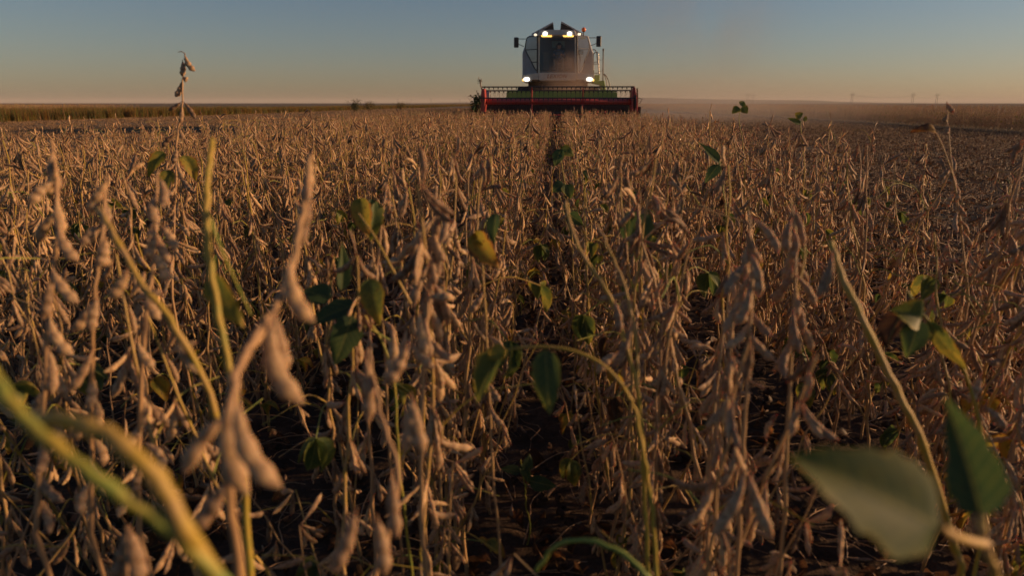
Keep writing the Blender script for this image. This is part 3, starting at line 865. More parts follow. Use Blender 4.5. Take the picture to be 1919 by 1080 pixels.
# mirrors, beacon
for (a, b, arms) in (((521, 251), (565, 348), (((563, 266), (632, 266)), ((560, 314), (612, 337)))), ((((1301, 238), (1344, 340), (((1302, 255), (1232, 255)), ((1302, 308), (1248, 330))))))):
    A, B = cp(*a, 28.0), cp(*b, 28.0); cx, cz = (A[0] + B[0]) / 2, (A[2] + B[2]) / 2
    mo = part(MB().box((cx, 28.0, cz), (abs(B[0] - A[0]) * 1.0, .10, abs(A[2] - B[2])), .03, 0, 0, .25 if cx < 0 else -.25), 'mirror', BLACK)
    m = MB()
    for p, q in arms: m.tube([cp(*p, 28.02), cp(*q, 28.9)], .013, 6)
    part(m, 'mirror_arm', BLACK, mo)
c = cp(1180, 176, 28.9)
bc = part(MB().lathe([(-.075, .06), (-.06, .08), (.02, .082), (.06, .06), (.08, .02)], c, 16, 'Z'), 'beacon', AMBER, combine, True)
part(MB().tube([(c[0], c[1], c[2] - .34), (c[0], c[1], c[2] - .075)], .022, 8).lathe([(-.10, .04), (-.075, .062)], c, 12, 'Z'), 'beacon_stalk', BLACK, bc)
# platform, railings, ladder on the right
def line3(L, Y): return [cp(u, v, Y) for u, v in L]
rail = MB()
for L in ([(1262, 368), (1288, 370), (1303, 398), (1309, 460), (1324, 560), (1328, 604)], [(1273, 604), (1272, 425), (1282, 400), (1300, 392), (1317, 402), (1320, 480), (1326, 604)]): rail.tube(smooth_path(line3(L, 29.0), 24), .02, 8)
for L in ([(1274, 485), (1312, 485)], [(1274, 503), (1313, 503)], [(1280, 590), (1326, 590)]): rail.tube(line3(L, 29.0), .014, 6)
part(rail, 'railing', STEELY, combine, True)
part(MB().tube(line3([(1365, 365), (1362, 662)], 29.2), .024, 8).tube(line3([(1366, 358), (1365, 380)], 29.2), .034, 8), 'marker_pole', BLACK)
part(MB().tube(smooth_path(line3([(1322, 448), (1343, 470), (1364, 445)], 29.1), 10), .006, 5).tube(smooth_path(line3([(1326, 560), (1345, 574), (1363, 545)], 29.1), 10), .006, 5), 'chain', BLACK)
plat = part(MB().prism(xz([(1282, 606), (1332, 606), (1332, 656), (1282, 660)], 29.0), 29.0, 30.0, .02), 'platform', GREEN)
part(MB().prism(xz([(1256, 664), (1376, 660), (1398, 790), (1352, 790), (1336, 700), (1258, 684)], 28.9), 28.9, 29.6, .02), 'platform_bracket', GREEN, plat)
lad = MB()
for d in (0, 24): lad.tube(smooth_path(line3([(1364 + d * .3, 596), (1384 + d * .5, 622), (1399 + d, 690), (1412 + d, 790), (1414 + d, 960)], 29.0 + d * .01), 16), .018, 6)
for v in (720, 770, 820, 870, 920): lad.tube(line3([(1404, v), (1430, v)], 29.1), .016, 6)
part(lad, 'ladder', BLACK)
# wheels
def wheel(x, Y, r, w, nm='front_wheel'):
    h = w / 2
    t = MB().lathe([(-h * .8, r * .55), (-h, r * .62), (-h, r * .88), (-h * .85, r * .955), (-h * .4, r * .975), (h * .4, r * .975), (h * .85, r * .955), (h, r * .88), (h, r * .62), (h * .8, r * .55)], (x, Y, r), 40, 'X')
    for k in range(22):
        for s in (-1, 1):
            a = 2 * math.pi * (k + (.5 if s > 0 else 0)) / 22
            t.box((x + s * h * .48, Y + math.cos(a) * r * .975, r + math.sin(a) * r * .975), (h * 1.0, .06, .05), .01, a + math.pi / 2, 0, 0)
    o = part(t, 'wheel', RUBBER)
    part(MB().lathe([(-h * .5, r * .2), (-h * .5, r * .5), (-h * .8, r * .56), (h * .8, r * .56), (h * .5, r * .5), (h * .5, r * .2)], (x, Y, r), 28, 'X').lathe([(-h * .75, r * .12), (h * .75, r * .12)], (x, Y, r), 12, 'X'), 'rim', GREEN, o)
for s in (-1, 1):
    wheel(s * 1.34, 29.7, .90, .66)
    wheel(s * 1.15, 33.6, .62, .42)
# feeder house
fh = MB(); 
v8 = [(-.68, 26.9, .35), (.68, 26.9, .35), (.68, 26.9, 1.1), (-.68, 26.9, 1.1), (-.62, 29.3, 1.1), (.62, 29.3, 1.1), (.62, 29.3, 1.98), (-.62, 29.3, 1.98)]
vs = [fh.bm.verts.new(p) for p in v8]
for q in ((0, 1, 2, 3), (4, 7, 6, 5), (0, 4, 5, 1), (3, 2, 6, 7), (0, 3, 7, 4), (1, 5, 6, 2)): fh.bm.faces.new([vs[i] for i in q])
fho = part(fh, 'feeder_house', mat_plain('feeder_paint', (.10, .085, .05), .6, 0, .6, (.16, .11, .07), 4))
part(MB().tube([(-.5, 27.1, 1.2), (-.55, 28.2, 1.75), (-.75, 29.2, 1.9)], .035, 6).tube([(.5, 27.1, 1.2), (.6, 28.2, 1.72), (.8, 29.2, 1.88)], .03, 6).box((-.95, 29.0, 1.8), (.5, .5, .35), .04).box((.95, 29.0, 1.8), (.5, .5, .35), .04), 'hydraulics', DARK, fho)
# header
RY, RZ, RR = 25.5, 1.17, .53
XL, XR = -2.74, 2.70
header = part(MB().box((-.02, 26.45, .62), (5.75, .06, 1.0), .01).box((-.02, 26.0, .16), (5.75, .9, .05), .01).box((-.02, 26.52, 1.08), (5.7, .12, .12), .02), 'header', DARK)
g0 = xz([(452, 771), (1492, 771), (1498, 826), (450, 826)], 26.5)
part(MB().prism(g0, 26.40, 26.56, .008).box((.13, 26.44, 1.53), (4.05, .10, .035), .008), 'back_panel', GREEN, header)
part(MB().lathe([(XL, .085), (XL + .02, .105), (XR - .02, .105), (XR, .085)], (0, RY, RZ), 20, 'X'), 'reel_tube', RED, header, True)
for k in range(6):
    a = R(13 + 60 * k); by, bz = RY - RR * math.cos(a), RZ + RR * math.sin(a)
    m = MB().tube([(XL, by, bz), (XR, by, bz)], .022, 8)
    x = XL + .12
    while x < XR - .05:
        m.box((x, by, bz - .045), (.035, .03, .07), .006)
        m.tube([(x, by, bz - .06), (x + .004, by + .01, bz - .20), (x - .012, by - .03, bz - .30)], .005, 5)
        x += .163
    part(m, 'reel_bar', BLACK, header)
for u in (690, 1172):
    x = xz([(u, 800)], RY)[0][0]; m = MB()
    for k in range(6):
        a = R(13 + 60 * k); m.box((x, RY - RR * .5 * math.cos(a), RZ + RR * .5 * math.sin(a)), (.035, RR, .07), .006, -a, 0, 0)
    part(m, 'reel_spider', RED, header)
part(MB().prism(xz([(214, 736), (238, 736), (248, 830), (246, 900), (240, 975), (204, 975), (203, 830)], 25.2), 25.2, 25.9, .012), 'end_panel', RED, header)
er = part(MB().prism(xz([(1656, 714), (1668, 730), (1686, 850), (1690, 985), (1664, 985), (1660, 850)], 25.3), 25.25, 25.9, .012).prism(xz([(1640, 745), (1652, 716), (1650, 850), (1652, 985), (1632, 985), (1630, 800)], 25.3), 25.25, 25.9, .012), 'end_panel', RED, header)
part(MB().lathe([(-.03, .34), (.03, .34)], (2.74, RY, RZ), 20, 'X').tube([(2.8, 25.4, 1.62), (2.86, 25.6, 1.2), (2.9, 25.9, .8)], .03, 6).tube([(2.82, 25.3, 1.3), (2.98, 25.25, 1.26), (2.9, 25.35, 1.1)], .012, 6).box((2.92, 25.8, .75), (.12, .8, .5), .03), 'reel_drive', DARK, er)
part(MB().box((-2.62, 26.3, 1.42), (.22, .3, .26), .03).box((-2.52, 26.3, 1.26), (.5, .3, .08), .02), 'gear_box', GREY, header)
aug = MB().lathe([(-2.7, .17), (2.7, .17)], (0, 26.05, .55), 20, 'X')
hx = []
for s in (-1, 1):
    hp = [(s * (2.68 - 2.0 * i / 96), 26.05 + .27 * math.cos(i * .46), .55 + .27 * math.sin(i * .46)) for i in range(97)]; aug.tube(hp, .02, 5)
part(aug, 'auger', RED, header)
cut = MB().box((-.02, 25.0, .13), (5.7, .14, .05), .01)
for i in range(74): cut.prism([(-2.8 + .076 * i, .11), (-2.8 + .076 * i + .04, .11), (-2.8 + .076 * i + .04, .135), (-2.8 + .076 * i, .135)], 24.85, 24.98)
part(cut, 'cutter_bar', STEELY, header)
for s in (-1, 1):
    x = s * 2.9
    part(MB().prism([(x - .05, .1), (x + .05, .1), (x + .05, .85), (x - .05, .85)], 25.2, 26.5, .02).tube([(x, 25.25, .55), (x, 24.6, .3), (x, 24.3, .15)], [.12, .06, .015], 8), 'crop_divider', RED if s < 0 else DARK, header)

# plants caught on the left end of the header
tg = Geo(); rt_ = random.Random(4)
for k in range(170):
    p = np.array([-2.95 + rt_.gauss(0, .08), 25.25 + rt_.gauss(0, .12), .6 + .78 * rt_.random()]); p[0] += .11 * (p[2] - .8); a = rt_.uniform(0, 6.28)
    leaflet_geo(rt_, rt_.uniform(.10, .17), rt_.uniform(.06, .11), .5, 1, rt_.choice((.02, .1, .2, .9)), 5, 6, .1, trans(p) @ rotz(a) @ rotx(rt_.uniform(-1.3, .6)), .8, tg)
for k in range(26):
    p = np.array([-2.9 + rt_.gauss(0, .06), 25.25 + rt_.gauss(0, .1), .5 + .6 * rt_.random()]); d = np.array([rt_.gauss(-.10, .18), rt_.gauss(0, .1), rt_.uniform(.05, .45)])
    tg.add(*tube(smooth_path([p, p + d * .5 + np.array([-.03, 0, .03]), p + d], 6), np.linspace(.008, .004, 6), 5), 1, rt_.choice((.1, .2, .9, 1)))
for q in (((-2.72, 25.3, 1.6), (-2.77, 25.3, 1.8), (-2.83, 25.3, 2.02)), ((-2.76, 25.3, 1.7), (-2.75, 25.3, 1.85), (-2.73, 25.3, 1.93)), ((-2.8, 25.3, 1.3), (-2.86, 25.3, 1.42), (-2.9, 25.3, 1.52)), ((-2.95, 25.3, 1.25), (-3.1, 25.3, 1.36), (-3.22, 25.3, 1.36))):
    tg.add(*tube(smooth_path(q, 7), np.linspace(.02, .009, 7), 6), 1, .15)
    for k in range(5):
        leaflet_geo(rt_, .1, .03, .9, 1.5, .9, 5, 6, .1, trans(np.array(q[1]) * (1 - k / 5) + np.array(q[2]) * k / 5) @ rotz(rt_.uniform(0, 6)) @ rotx(rt_.uniform(-.3, 1.2)), .8, tg)
tag(link('tangled_weed', tg.mesh('tangled_weed')), 'dark green and dry weeds caught on the end of the red header', 'weed')

# ------------------------------------------------------------------ driver
def skinned(name, V, E, rad, root, levels=2):
    me = bpy.data.meshes.new(name); me.from_pydata(V, E, []); o = bpy.data.objects.new(name, me); COL.objects.link(o)
    o.modifiers.new('skin', 'SKIN')
    if not me.skin_vertices: 
        me.attributes  # the modifier makes the layer below
        bm = bmesh.new(); bm.from_mesh(me); bm.verts.layers.skin.verify(); bm.to_mesh(me); bm.free()
    sk = me.skin_vertices[0].data
    for i, r in enumerate(rad):
        r = (r, r) if isinstance(r, (int, float)) else r
        sk[i].radius = r; sk[i].use_root = (i == root)
    s = o.modifiers.new('sub', 'SUBSURF'); s.levels = s.render_levels = levels
    dgr = bpy.context.evaluated_depsgraph_get(); dgr.update()
    out = bpy.data.meshes.new_from_object(o.evaluated_get(dgr)); bpy.data.objects.remove(o)
    return out
B = {}
def bv(k, p, r, par=None): B[k] = (len(B), p, r, par)
bv('pelvis', (.02, 29.10, 2.76), (.15, .12)); bv('waist', (.02, 29.14, 2.90), (.14, .105), 'pelvis'); bv('chest', (.02, 29.12, 3.06), (.165, .12), 'waist'); bv('upper', (.02, 29.11, 3.15), (.12, .09), 'chest')
bv('neck', (.02, 29.07, 3.235), (.05, .055), 'upper'); bv('jaw', (.025, 29.03, 3.30), (.062, .07), 'neck'); bv('brow', (.03, 29.03, 3.365), (.075, .088), 'jaw'); bv('skull', (.03, 29.04, 3.43), (.055, .065), 'brow')
bv('nose', (.033, 28.945, 3.335), (.012, .012), 'jaw')
for s, n in ((-1, 'l'), (1, 'r')):
    x = .02
    bv('sh' + n, (x + s * .18, 29.10, 3.12), (.062, .062), 'chest'); bv('el' + n, (x + s * .235, 28.92, 2.93), (.046, .046), 'sh' + n); bv('wr' + n, (-.03 + s * .165, 28.72, 2.98), (.028, .03), 'el' + n); bv('pa' + n, (-.03 + s * .155, 28.655, 3.0), (.030, .016), 'wr' + n)
    for q in range(4):
        bv('f%d' % q + n, (-.03 + s * (.175 - .02 * q), 28.612 + .004 * abs(q - 1), 2.995 - .01 * q), .009, 'pa' + n); bv('g%d' % q + n, (-.03 + s * (.17 - .02 * q), 28.608, 2.962 - .01 * q), .008, 'f%d' % q + n)
    bv('th' + n, (-.03 + s * .125, 28.68, 3.015), .010, 'pa' + n)
    bv('hp' + n, (x + s * .10, 29.05, 2.755), (.085, .085), 'pelvis'); bv('kn' + n, (x + s * .16, 28.70, 2.78), (.06, .06), 'hp' + n); bv('an' + n, (x + s * .16, 28.62, 2.42), (.042, .042), 'kn' + n); bv('to' + n, (x + s * .17, 28.48, 2.375), (.042, .03), 'an' + n)
Vb = [(p[0], p[1] - 29.1, p[2] - 2.76) for _, p, _, _ in B.values()]
Eb = [(i, B[par][0]) for i, p, r, par in B.values() if par]
pm = skinned('person', Vb, Eb, [r for _, _, r, _ in B.values()], 0)
SKIN = mat_plain('skin', (.42, .22, .14), .55); SHIRT = mat_plain('blue_shirt', (.10, .15, .26), .85, 0, .3, (.05, .08, .15), 20); TROUS = mat_plain('tan_trousers', (.20, .15, .11), .85); SHOE = mat_plain('shoe', (.04, .03, .03), .6); HAIR = mat_plain('dark_hair', (.025, .018, .014), .7)
pm.materials.clear()
for m in (SHIRT, SKIN, TROUS, SHOE): pm.materials.append(m)
for f in pm.polygons:
    c = f.center; f.use_smooth = True
    f.material_index = 1 if c.z > .46 or (c.y < -.26 and c.z > .1) else (0 if (c.z > .06 and c.y > -.3) else (3 if c.z < -.34 else 2))
    if c.z <= .06 and c.y > -.02 and c.z > .0: f.material_index = 0
person = link('person', pm); person.location = (0, 29.1, 2.76)
tag(person, 'person in a blue shirt sitting at the steering wheel inside the harvester cab', 'person')
def cap_geo(z0, grow, name, m):
    mb = MB(); rows = []
    for i in range(7):
        a = i / 6 * math.pi * .56
        rows.append([mb.bm.verts.new((.03 + .088 * grow * math.sin(a) * math.cos(t), -.06 + .10 * grow * math.sin(a) * math.sin(t) + .012, z0 + .095 * grow * math.cos(a) - (.03 * (math.sin(t) > .2) * (i == 6)))) for t in np.linspace(0, 2 * math.pi, 18, False)])
    for i in range(6):
        for j in range(18): mb.bm.faces.new((rows[i][j], rows[i][(j + 1) % 18], rows[i + 1][(j + 1) % 18], rows[i + 1][j]))
    return mb.build(name, m, person, (0, 0, 0), True)
cap_geo(.615, 1.0, 'hair', HAIR)
for s in (-1, 1):
    MB().lathe([(-.012, .003), (-.006, .010), (.006, .010), (.012, .003)], (.03 + s * .03, -.152, .60), 10, 'Y').build('eye', mat_plain('eye', (.05, .04, .04), .2), person)

# ------------------------------------------------------------------ shrubs on the skyline, pylons
def shrub(x, y, h, w, label, seed, tints):
    r = random.Random(seed); o = empty('shrub', (x, y, 0)); tag(o, label, 'shrub', 'shrubs on the left field edge')
    st = Geo(); lf = Geo()
    for k in range(9):
        a = r.uniform(0, 6.28); e = np.array([math.cos(a) * w * .5 * r.random(), math.sin(a) * w * .5 * r.random(), h * r.uniform(.6, .98)])
        P = smooth_path([(0, 0, -.02), e * np.array([.35, .35, .55]), e], 7); st.add(*tube(P, np.linspace(.03, .008, 7), 5), 1, .1)
        for j in range(70):
            p = P[2] + (P[6] - P[2]) * r.random() + np.array([r.gauss(0, .12 * w), r.gauss(0, .12 * w), r.gauss(0, .09 * h)])
            if p[2] < .03: continue
            leaflet_geo(r, .13, .08, .5, 1, r.choice(tints), 3, 4, 0, trans(p) @ rotz(r.uniform(0, 6.28)) @ rotx(r.uniform(-1, .8)), .5, lf)
    link('stems', st.mesh('stems'), o); link('foliage', lf.mesh('foliage'), o)
for i, (px, D, h, w, lab, tt) in enumerate(((664, 80, 1.62, 1.5, 'dark bushy shrub rising over the weeds, nearer the tall stalk', (.02, .1, .2, .9)), (690, 92, 1.45, 2.2, 'low wide brown shrub between the dark bushy shrub and the harvester', (.2, .8, .9, .3)), (750, 110, 1.32, 2.6, 'low flat shrub on the field edge, closest to the harvester', (.5, .85, .2)))):
    c = at_row(px, 193, D); shrub(c[0], D, h, w, lab, 20 + i, tt)

PY = mat_plain('pylon_steel', (.10, .095, .09), .7)
def pylon(px, top, h=24, label='', gap=5.2):
    v = (193.0 - top) / 963.1; D = (h - CAM_H) / (v * 1.035)
    c = at_row(px, 193, D)
    m = MB()
    for s in (-1, 1):
        m.tube([(s * gap / 2, 0, -.1), (s * gap / 2 * .97, 0, h)], [.42, .3], 6)
    o = empty('electricity_pylon', (c[0], D, 0)); tag(o, label, 'electricity pylon', 'electricity pylons along the horizon')
    m.build('mast', PY, o)
    MB().box((0, 0, h * .83), (gap * 2.6, .5, .55)).build('cross_arm', PY, o)
    b = MB()
    b.tube([(-gap / 2, 0, h * .45), (gap / 2, 0, h * .8)], .12, 4).tube([(gap / 2, 0, h * .45), (-gap / 2, 0, h * .8)], .12, 4); b.build('brace', PY, o)
    ins = MB()
    for s in (-1, 0, 1): ins.tube([(s * gap * 1.2, 0, h * .81), (s * gap * 1.2, 0, h * .74)], .16, 5)
    ins.build('insulator', PY, o)
    return Vector((c[0], D, h * .74))
tops = []
LP = ['faint twin mast pylon at the left end of the line, over the shrubs', 'faint twin mast pylon, second from the harvester of the far left line', 'tallest faint twin mast pylon between shrubs and harvester', 'faint twin mast pylon closest to the left end of the header']
for (px, t), l in zip(((745, 187), (771, 188), (808, 186.3), (862, 187.3)), ('faint twin mast pylon farthest from the harvester in the left line', 'small faint twin mast pylon, second from the left in the left line', 'tallest faint twin mast pylon between the shrubs and the harvester', 'faint twin mast pylon closest to the left end of the header')):
    pylon(px, t, 24, l)
for (px, t), l in zip(((1400, 180.3), (1410, 181), (1595.5, 179.8), (1709, 180.2), (1754, 181)), ('thin pylon over the pink hills, closest to the harvester', 'thin pylon beside the one over the pink hills, slightly lower', 'twin mast pylon where the pink hills end', 'twin mast pylon in the orange sky, between two others', 'twin mast pylon in the orange sky nearest the right edge')):
    tops.append(pylon(px, t, 24, l, 4))
mw = MB()
for a, b in ((2, 3), (3, 4)):
    for s in (-1, 1):
        A, Bq = tops[a], tops[b]
        mw.tube([A.lerp(Bq, t) + Vector((s * 4.8, 0, -5 * 4 * t * (1 - t))) for t in np.linspace(0, 1, 14)], .07, 4)
tag(mw.build('power_lines', PY), 'thin sagging power lines between the pylons in the orange sky', 'power lines')

# ------------------------------------------------------------------ single plants that stand out in front
HR = random.Random(31)
def pod_between(A, Bp, W, bend, side, seeds=3, tint=.6, view=None):
    W *= .95; bend *= 1.15; c = np.linalg.norm(np.subtract(Bp, A)); L = c * (1 + bend * bend / 26)
    g = pod_geo(HR, L, W, bend, 18, 12, seeds, tint)
    tip = np.concatenate(g.v)[-12:].mean(0); e = tip / np.linalg.norm(tip); n = np.array([0, 1., 0])
    d = np.subtract(Bp, A) / c; v = np.subtract(A, CAM) if view is None else view; v = v - d * (v @ d); v /= np.linalg.norm(v); v = -v * side
    Ml = np.stack([e, n, np.cross(e, n)], 1); Mw = np.stack([d, v, np.cross(d, v)], 1)
    M = np.eye(4); M[:3, :3] = (Mw @ Ml.T) * (c / np.linalg.norm(tip)); M[:3, 3] = A
    return g, M
def leaf_between(A, Bp, W, fold, curl, tint, roll, droop=.5, ragged=.11):
    """blade from A to B; roll turns it about its midrib, 0 = facing the camera"""
    g = Geo(); c = np.linalg.norm(np.subtract(Bp, A)); leaflet_geo(HR, c * (1 + .12 * droop), W, fold, curl, tint, 9, 15, ragged, None, droop, g)
    d = np.subtract(Bp, A) / c; v = np.subtract(CAM, A); v = v - d * (v @ d); v /= np.linalg.norm(v); x = np.cross(d, v)
    zc, xc = v * math.cos(roll) + x * math.sin(roll), x * math.cos(roll) - v * math.sin(roll)
    tip = np.concatenate(g.v)[-5]; tl = math.atan2(tip[2], tip[1])
    M = np.eye(4); M[:3, 0] = xc; M[:3, 1] = d; M[:3, 2] = zc; M[:3, 3] = A
    return g, M @ rotx(-tl)
def hero(label, stems, pods=(), leaves=(), petioles=(), ground=True, group=None):
    """stems: list of (points, r0, r1, tint0, tint1); the first one is rooted in the soil. All points are world points."""
    base = np.array(stems[0][0][0]); foot = np.array([base[0], base[1], 0.])
    o = empty('soybean_plant', tuple(foot)); tag(o, label, 'soybean plant', group)
    inv = Matrix.Translation(-Vector(foot))
    for i, (P, r0, r1, t0, t1) in enumerate(stems):
        P = [np.array(p) for p in P]
        if i == 0 and ground and P[0][2] > .01:
            low = [np.array([P[0][0] + .012 * math.sin(3 * k), P[0][1] + .03 * k, P[0][2] * (1 - k) - .02 * k]) for k in np.linspace(1, .08, 9)]
        else: low = []
        n = max(10, 5 * len(P)); Q = smooth_path(P, n); g = Geo()
        if low: Q = np.vstack([low, Q]); n = len(Q)
        rad = np.linspace(r0, r1, n); rad[::5] *= 1.22; Q = Q + np.array([[HR.gauss(0, .0007), HR.gauss(0, .0007), 0] for _ in range(n)])
        g.add(*tube(Q, rad, 10), 1, np.repeat(np.linspace(t0, t1, n), 10)); me = g.mesh('stem' if i == 0 else 'branch')
        me.transform(inv); link('stem' if i == 0 else 'branch', me, o)
    for g, M in pods:
        me = g.mesh('pod'); link('pod', me, o, inv @ Matrix(M.tolist()))
    for g, M in leaves:
        me = g.mesh('leaf'); link('leaf', me, o, inv @ Matrix(M.tolist()))
    for P, r0, r1, t in petioles:
        g = Geo(); Q = smooth_path(P, 14); g.add(*tube(Q, np.linspace(r0, r1, 14), 8), 1, t); me = g.mesh('petiole'); me.transform(inv); link('petiole', me, o)
    return o
def pd(a, b, d, W=.011, bend=.6, side=1, seeds=3, tint=.6, d2=None): return pod_between(at(*a, d), at(*b, d2 or d), W, bend, side, seeds, tint)
def lf(a, b, d, W, fold=.3, curl=.5, tint=.2, roll=.3, droop=.5, d2=None): return leaf_between(at(*a, d), at(*b, d2 or d), W, fold, curl, tint, roll, droop)
def px(*L): return [at(*p) for p in L]
def rpods(line, n, d, seed, W=.0105, L=75, spread=.8):
    """n pods hanging along a stem drawn through photo points"""
    r = random.Random(seed); out = []; n = max(3, int(n * .75)); spread = max(spread, .75)
    Q = smooth_path([(x, y, d) for x, y in line], n)
    for x, y, _ in Q:
        a = r.uniform(-spread, spread); l = L * r.uniform(.8, 1.15)
        out.append(pd((x, y), (x + l * math.sin(a), y + l * math.cos(a)), d + r.uniform(-.012, .012), W * r.uniform(.9, 1.1), r.uniform(.2, .9), r.choice((-1, 1)), 3, r.uniform(.45, .75), d + r.uniform(-.02, .02)))
    return out

# the lone stalk that rises above the skyline
hero('tall lone soybean stalk with dry pods rising above the horizon on the left',
     [(px((322, 560, 1.86), (326, 420, 1.86), (330, 330, 1.85), (332, 255, 1.84), (341, 205, 1.83), (342, 160, 1.83), (347, 118, 1.83), (346, 99, 1.83)), .0036, .0014, .35, .3), (px((346, 100, 1.83), (340, 96, 1.83), (333, 98, 1.83)), .0012, .0006, .2, .2)],
     [pd((347, 101), (366, 133), 1.83, .0145, .8, -1, 3, .62), pd((342, 112), (341, 143), 1.83, .0145, .35, 1, 3, .5), pd((344, 143), (352, 150), 1.82, .0145, .7, -1, 2, .6), pd((342, 148), (328, 181), 1.83, .0150, .6, 1, 3, .64),
      pd((341, 190), (316, 207), 1.84, .010, .2, 1, 2, .3), pd((343, 190), (366, 223), 1.82, .012, .3, 1, 3, .38), pd((341, 196), (338, 232), 1.83, .011, .2, 1, 3, .5), pd((334, 240), (342, 262), 1.82, .011, .4, 1, 2, .4),
      pd((331, 250), (304, 277), 1.85, .013, .4, -1, 3, .35), pd((331, 275), (324, 308), 1.83, .012, .3, 1, 3, .6), pd((332, 300), (345, 335), 1.83, .011, .5, -1, 3, .6)] + rpods([(330, 330), (324, 520)], 16, 1.84, 2, .011, 34),
     [lf((308, 285), (282, 330), 1.9, .045, .5, .8, .5, .5), lf((345, 290), (366, 338), 1.92, .05, .4, .7, .55, -.3), lf((318, 318), (312, 372), 1.9, .05, .4, .7, .5, .4)])
# big out-of-focus cluster of pods close to the lens
hero('leaning soybean plant with big blurred orange pods close to the lens',
     [(px((452, 1120, .47), (430, 900, .44), (440, 715, .43), (505, 600, .50), (553, 480, .55), (570, 380, .60), (582, 292, .63)), .0034, .0022, .25, .55), (px((437, 715, .43), (470, 645, .45), (520, 575, .47)), .0030, .0020, .3, .3)],
     [pd((546, 478), (590, 605), .52, .0128, 1.0, -1, 3, .82), pd((514, 588), (570, 757), .46, .0130, 1.05, -1, 3, .82), pd((518, 588), (536, 700), .49, .0125, .3, -1, 3, .6),
      pd((440, 722), (466, 930), .42, .0125, .75, -1, 3, .82), pd((447, 735), (528, 915), .41, .0122, .9, -1, 3, .84), pd((432, 770), (345, 890), .44, .0105, .45, -1, 2, .55), pd((430, 890), (358, 1000), .50, .012, .3, 1, 3, .3),
      pd((576, 330), (556, 470), .60, .011, .3, 1, 3, .45), pd((582, 292), (568, 380), .63, .010, .3, 1, 3, .6)])
hero('bare upright yellow soybean stalk behind the blurred pod cluster on the left',
     [(px((470, 1100, .66), (455, 860, .63), (434, 713, .60), (405, 570, .60), (388, 440, .60), (389, 330, .61), (397, 262, .63)), .0036, .0026, .8, .68)],
     [], [lf((396, 515), (452, 610), .62, .028, .3, .6, .5, .5)], [(px((388, 395, .60), (420, 480, .62), (470, 590, .66)), .0016, .0011, .92)])
hero('bare yellow soybean stalk slanting down behind the tall lone stalk',
     [(px((440, 1000, .72), (405, 775, .66), (335, 625, .63), (265, 530, .63), (205, 425, .64), (186, 392, .66)), .0034, .0024, .72, .62)],
     [pd((240, 500), (205, 560), .64, .010, .5, 1), pd((330, 618), (372, 700), .64, .010, .4, -1)])
hero('thick blurred yellow stalk arching through the bottom left corner',
     [(px((470, 1230, .31), (400, 1085, .30), (345, 985, .29), (282, 885, .285), (215, 822, .285), (130, 792, .29), (70, 785, .30)), .0039, .0034, .74, .66)], ground=True)
hero('blurred green stalk crossing behind the arching yellow stalk',
     [(px((470, 1140, .31), (330, 1005, .29), (180, 893, .28), (60, 800, .28), (-20, 690, .29)), .0031, .0026, .97, .9)], ground=True)
# left edge pods
hero('dry soybean plant with plump curved pods at the left edge',
     [(px((68, 1000, .84), (85, 700, .82), (95, 560, .80), (108, 430, .79), (104, 330, .80), (96, 262, .82)), .0036, .0018, .3, .4)],
     [pd((110, 420), (148, 490), .78, .0125, .7, -1, 3, .72), pd((98, 500), (148, 568), .77, .0125, .6, -1, 3, .7), pd((94, 590), (138, 665), .77, .012, .8, -1, 3, .7), pd((92, 520), (80, 600), .79, .011, .3, 1, 3, .5), pd((90, 650), (98, 740), .8, .011, .3, 1, 3, .6)] + rpods([(100, 280), (108, 400)], 7, .8, 5, .011, 72) + rpods([(90, 680), (70, 930)], 8, .83, 6, .011, 70))
hero('dry soybean plant with drooping paired pods, second from the left edge',
     [(px((170, 1000, .88), (172, 720, .84), (178, 560, .80), (192, 430, .80), (200, 330, .82)), .0034, .0016, .3, .45)],
     [pd((178, 555), (134, 622), .80, .0115, .5, 1, 3, .7), pd((185, 555), (172, 622), .79, .0115, .3, -1, 3, .66), pd((196, 440), (184, 502), .79, .012, .5, 1, 3, .62), pd((190, 470), (200, 500), .8, .011, .3, 1, 2, .6), pd((175, 650), (130, 735), .81, .0105, .3, 1, 3, .5)] + rpods([(202, 335), (196, 420)], 5, .81, 8, .011, 66) + rpods([(173, 700), (170, 900)], 8, .85, 9, .011, 70))
hero('dry soybean plant with pale hanging pods, third from the left edge',
     [(px((262, 1000, .92), (262, 760, .86), (272, 620, .84), (286, 500, .84), (290, 410, .85), (296, 320, .86)), .0034, .0016, .3, .4)],
     [pd((286, 470), (312, 530), .83, .012, .4, 1, 3, .7), pd((274, 540), (300, 600), .83, .012, .5, -1, 3, .66), pd((258, 640), (290, 690), .83, .011, .5, -1, 3, .7), pd((300, 420), (330, 470), .84, .0105, .4, 1, 3, .7), pd((290, 420), (276, 490), .84, .0115, .2, 1, 3, .6)] + rpods([(296, 330), (290, 430)], 6, .85, 10, .011, 62) + rpods([(266, 690), (262, 920)], 8, .88, 12, .011, 64))
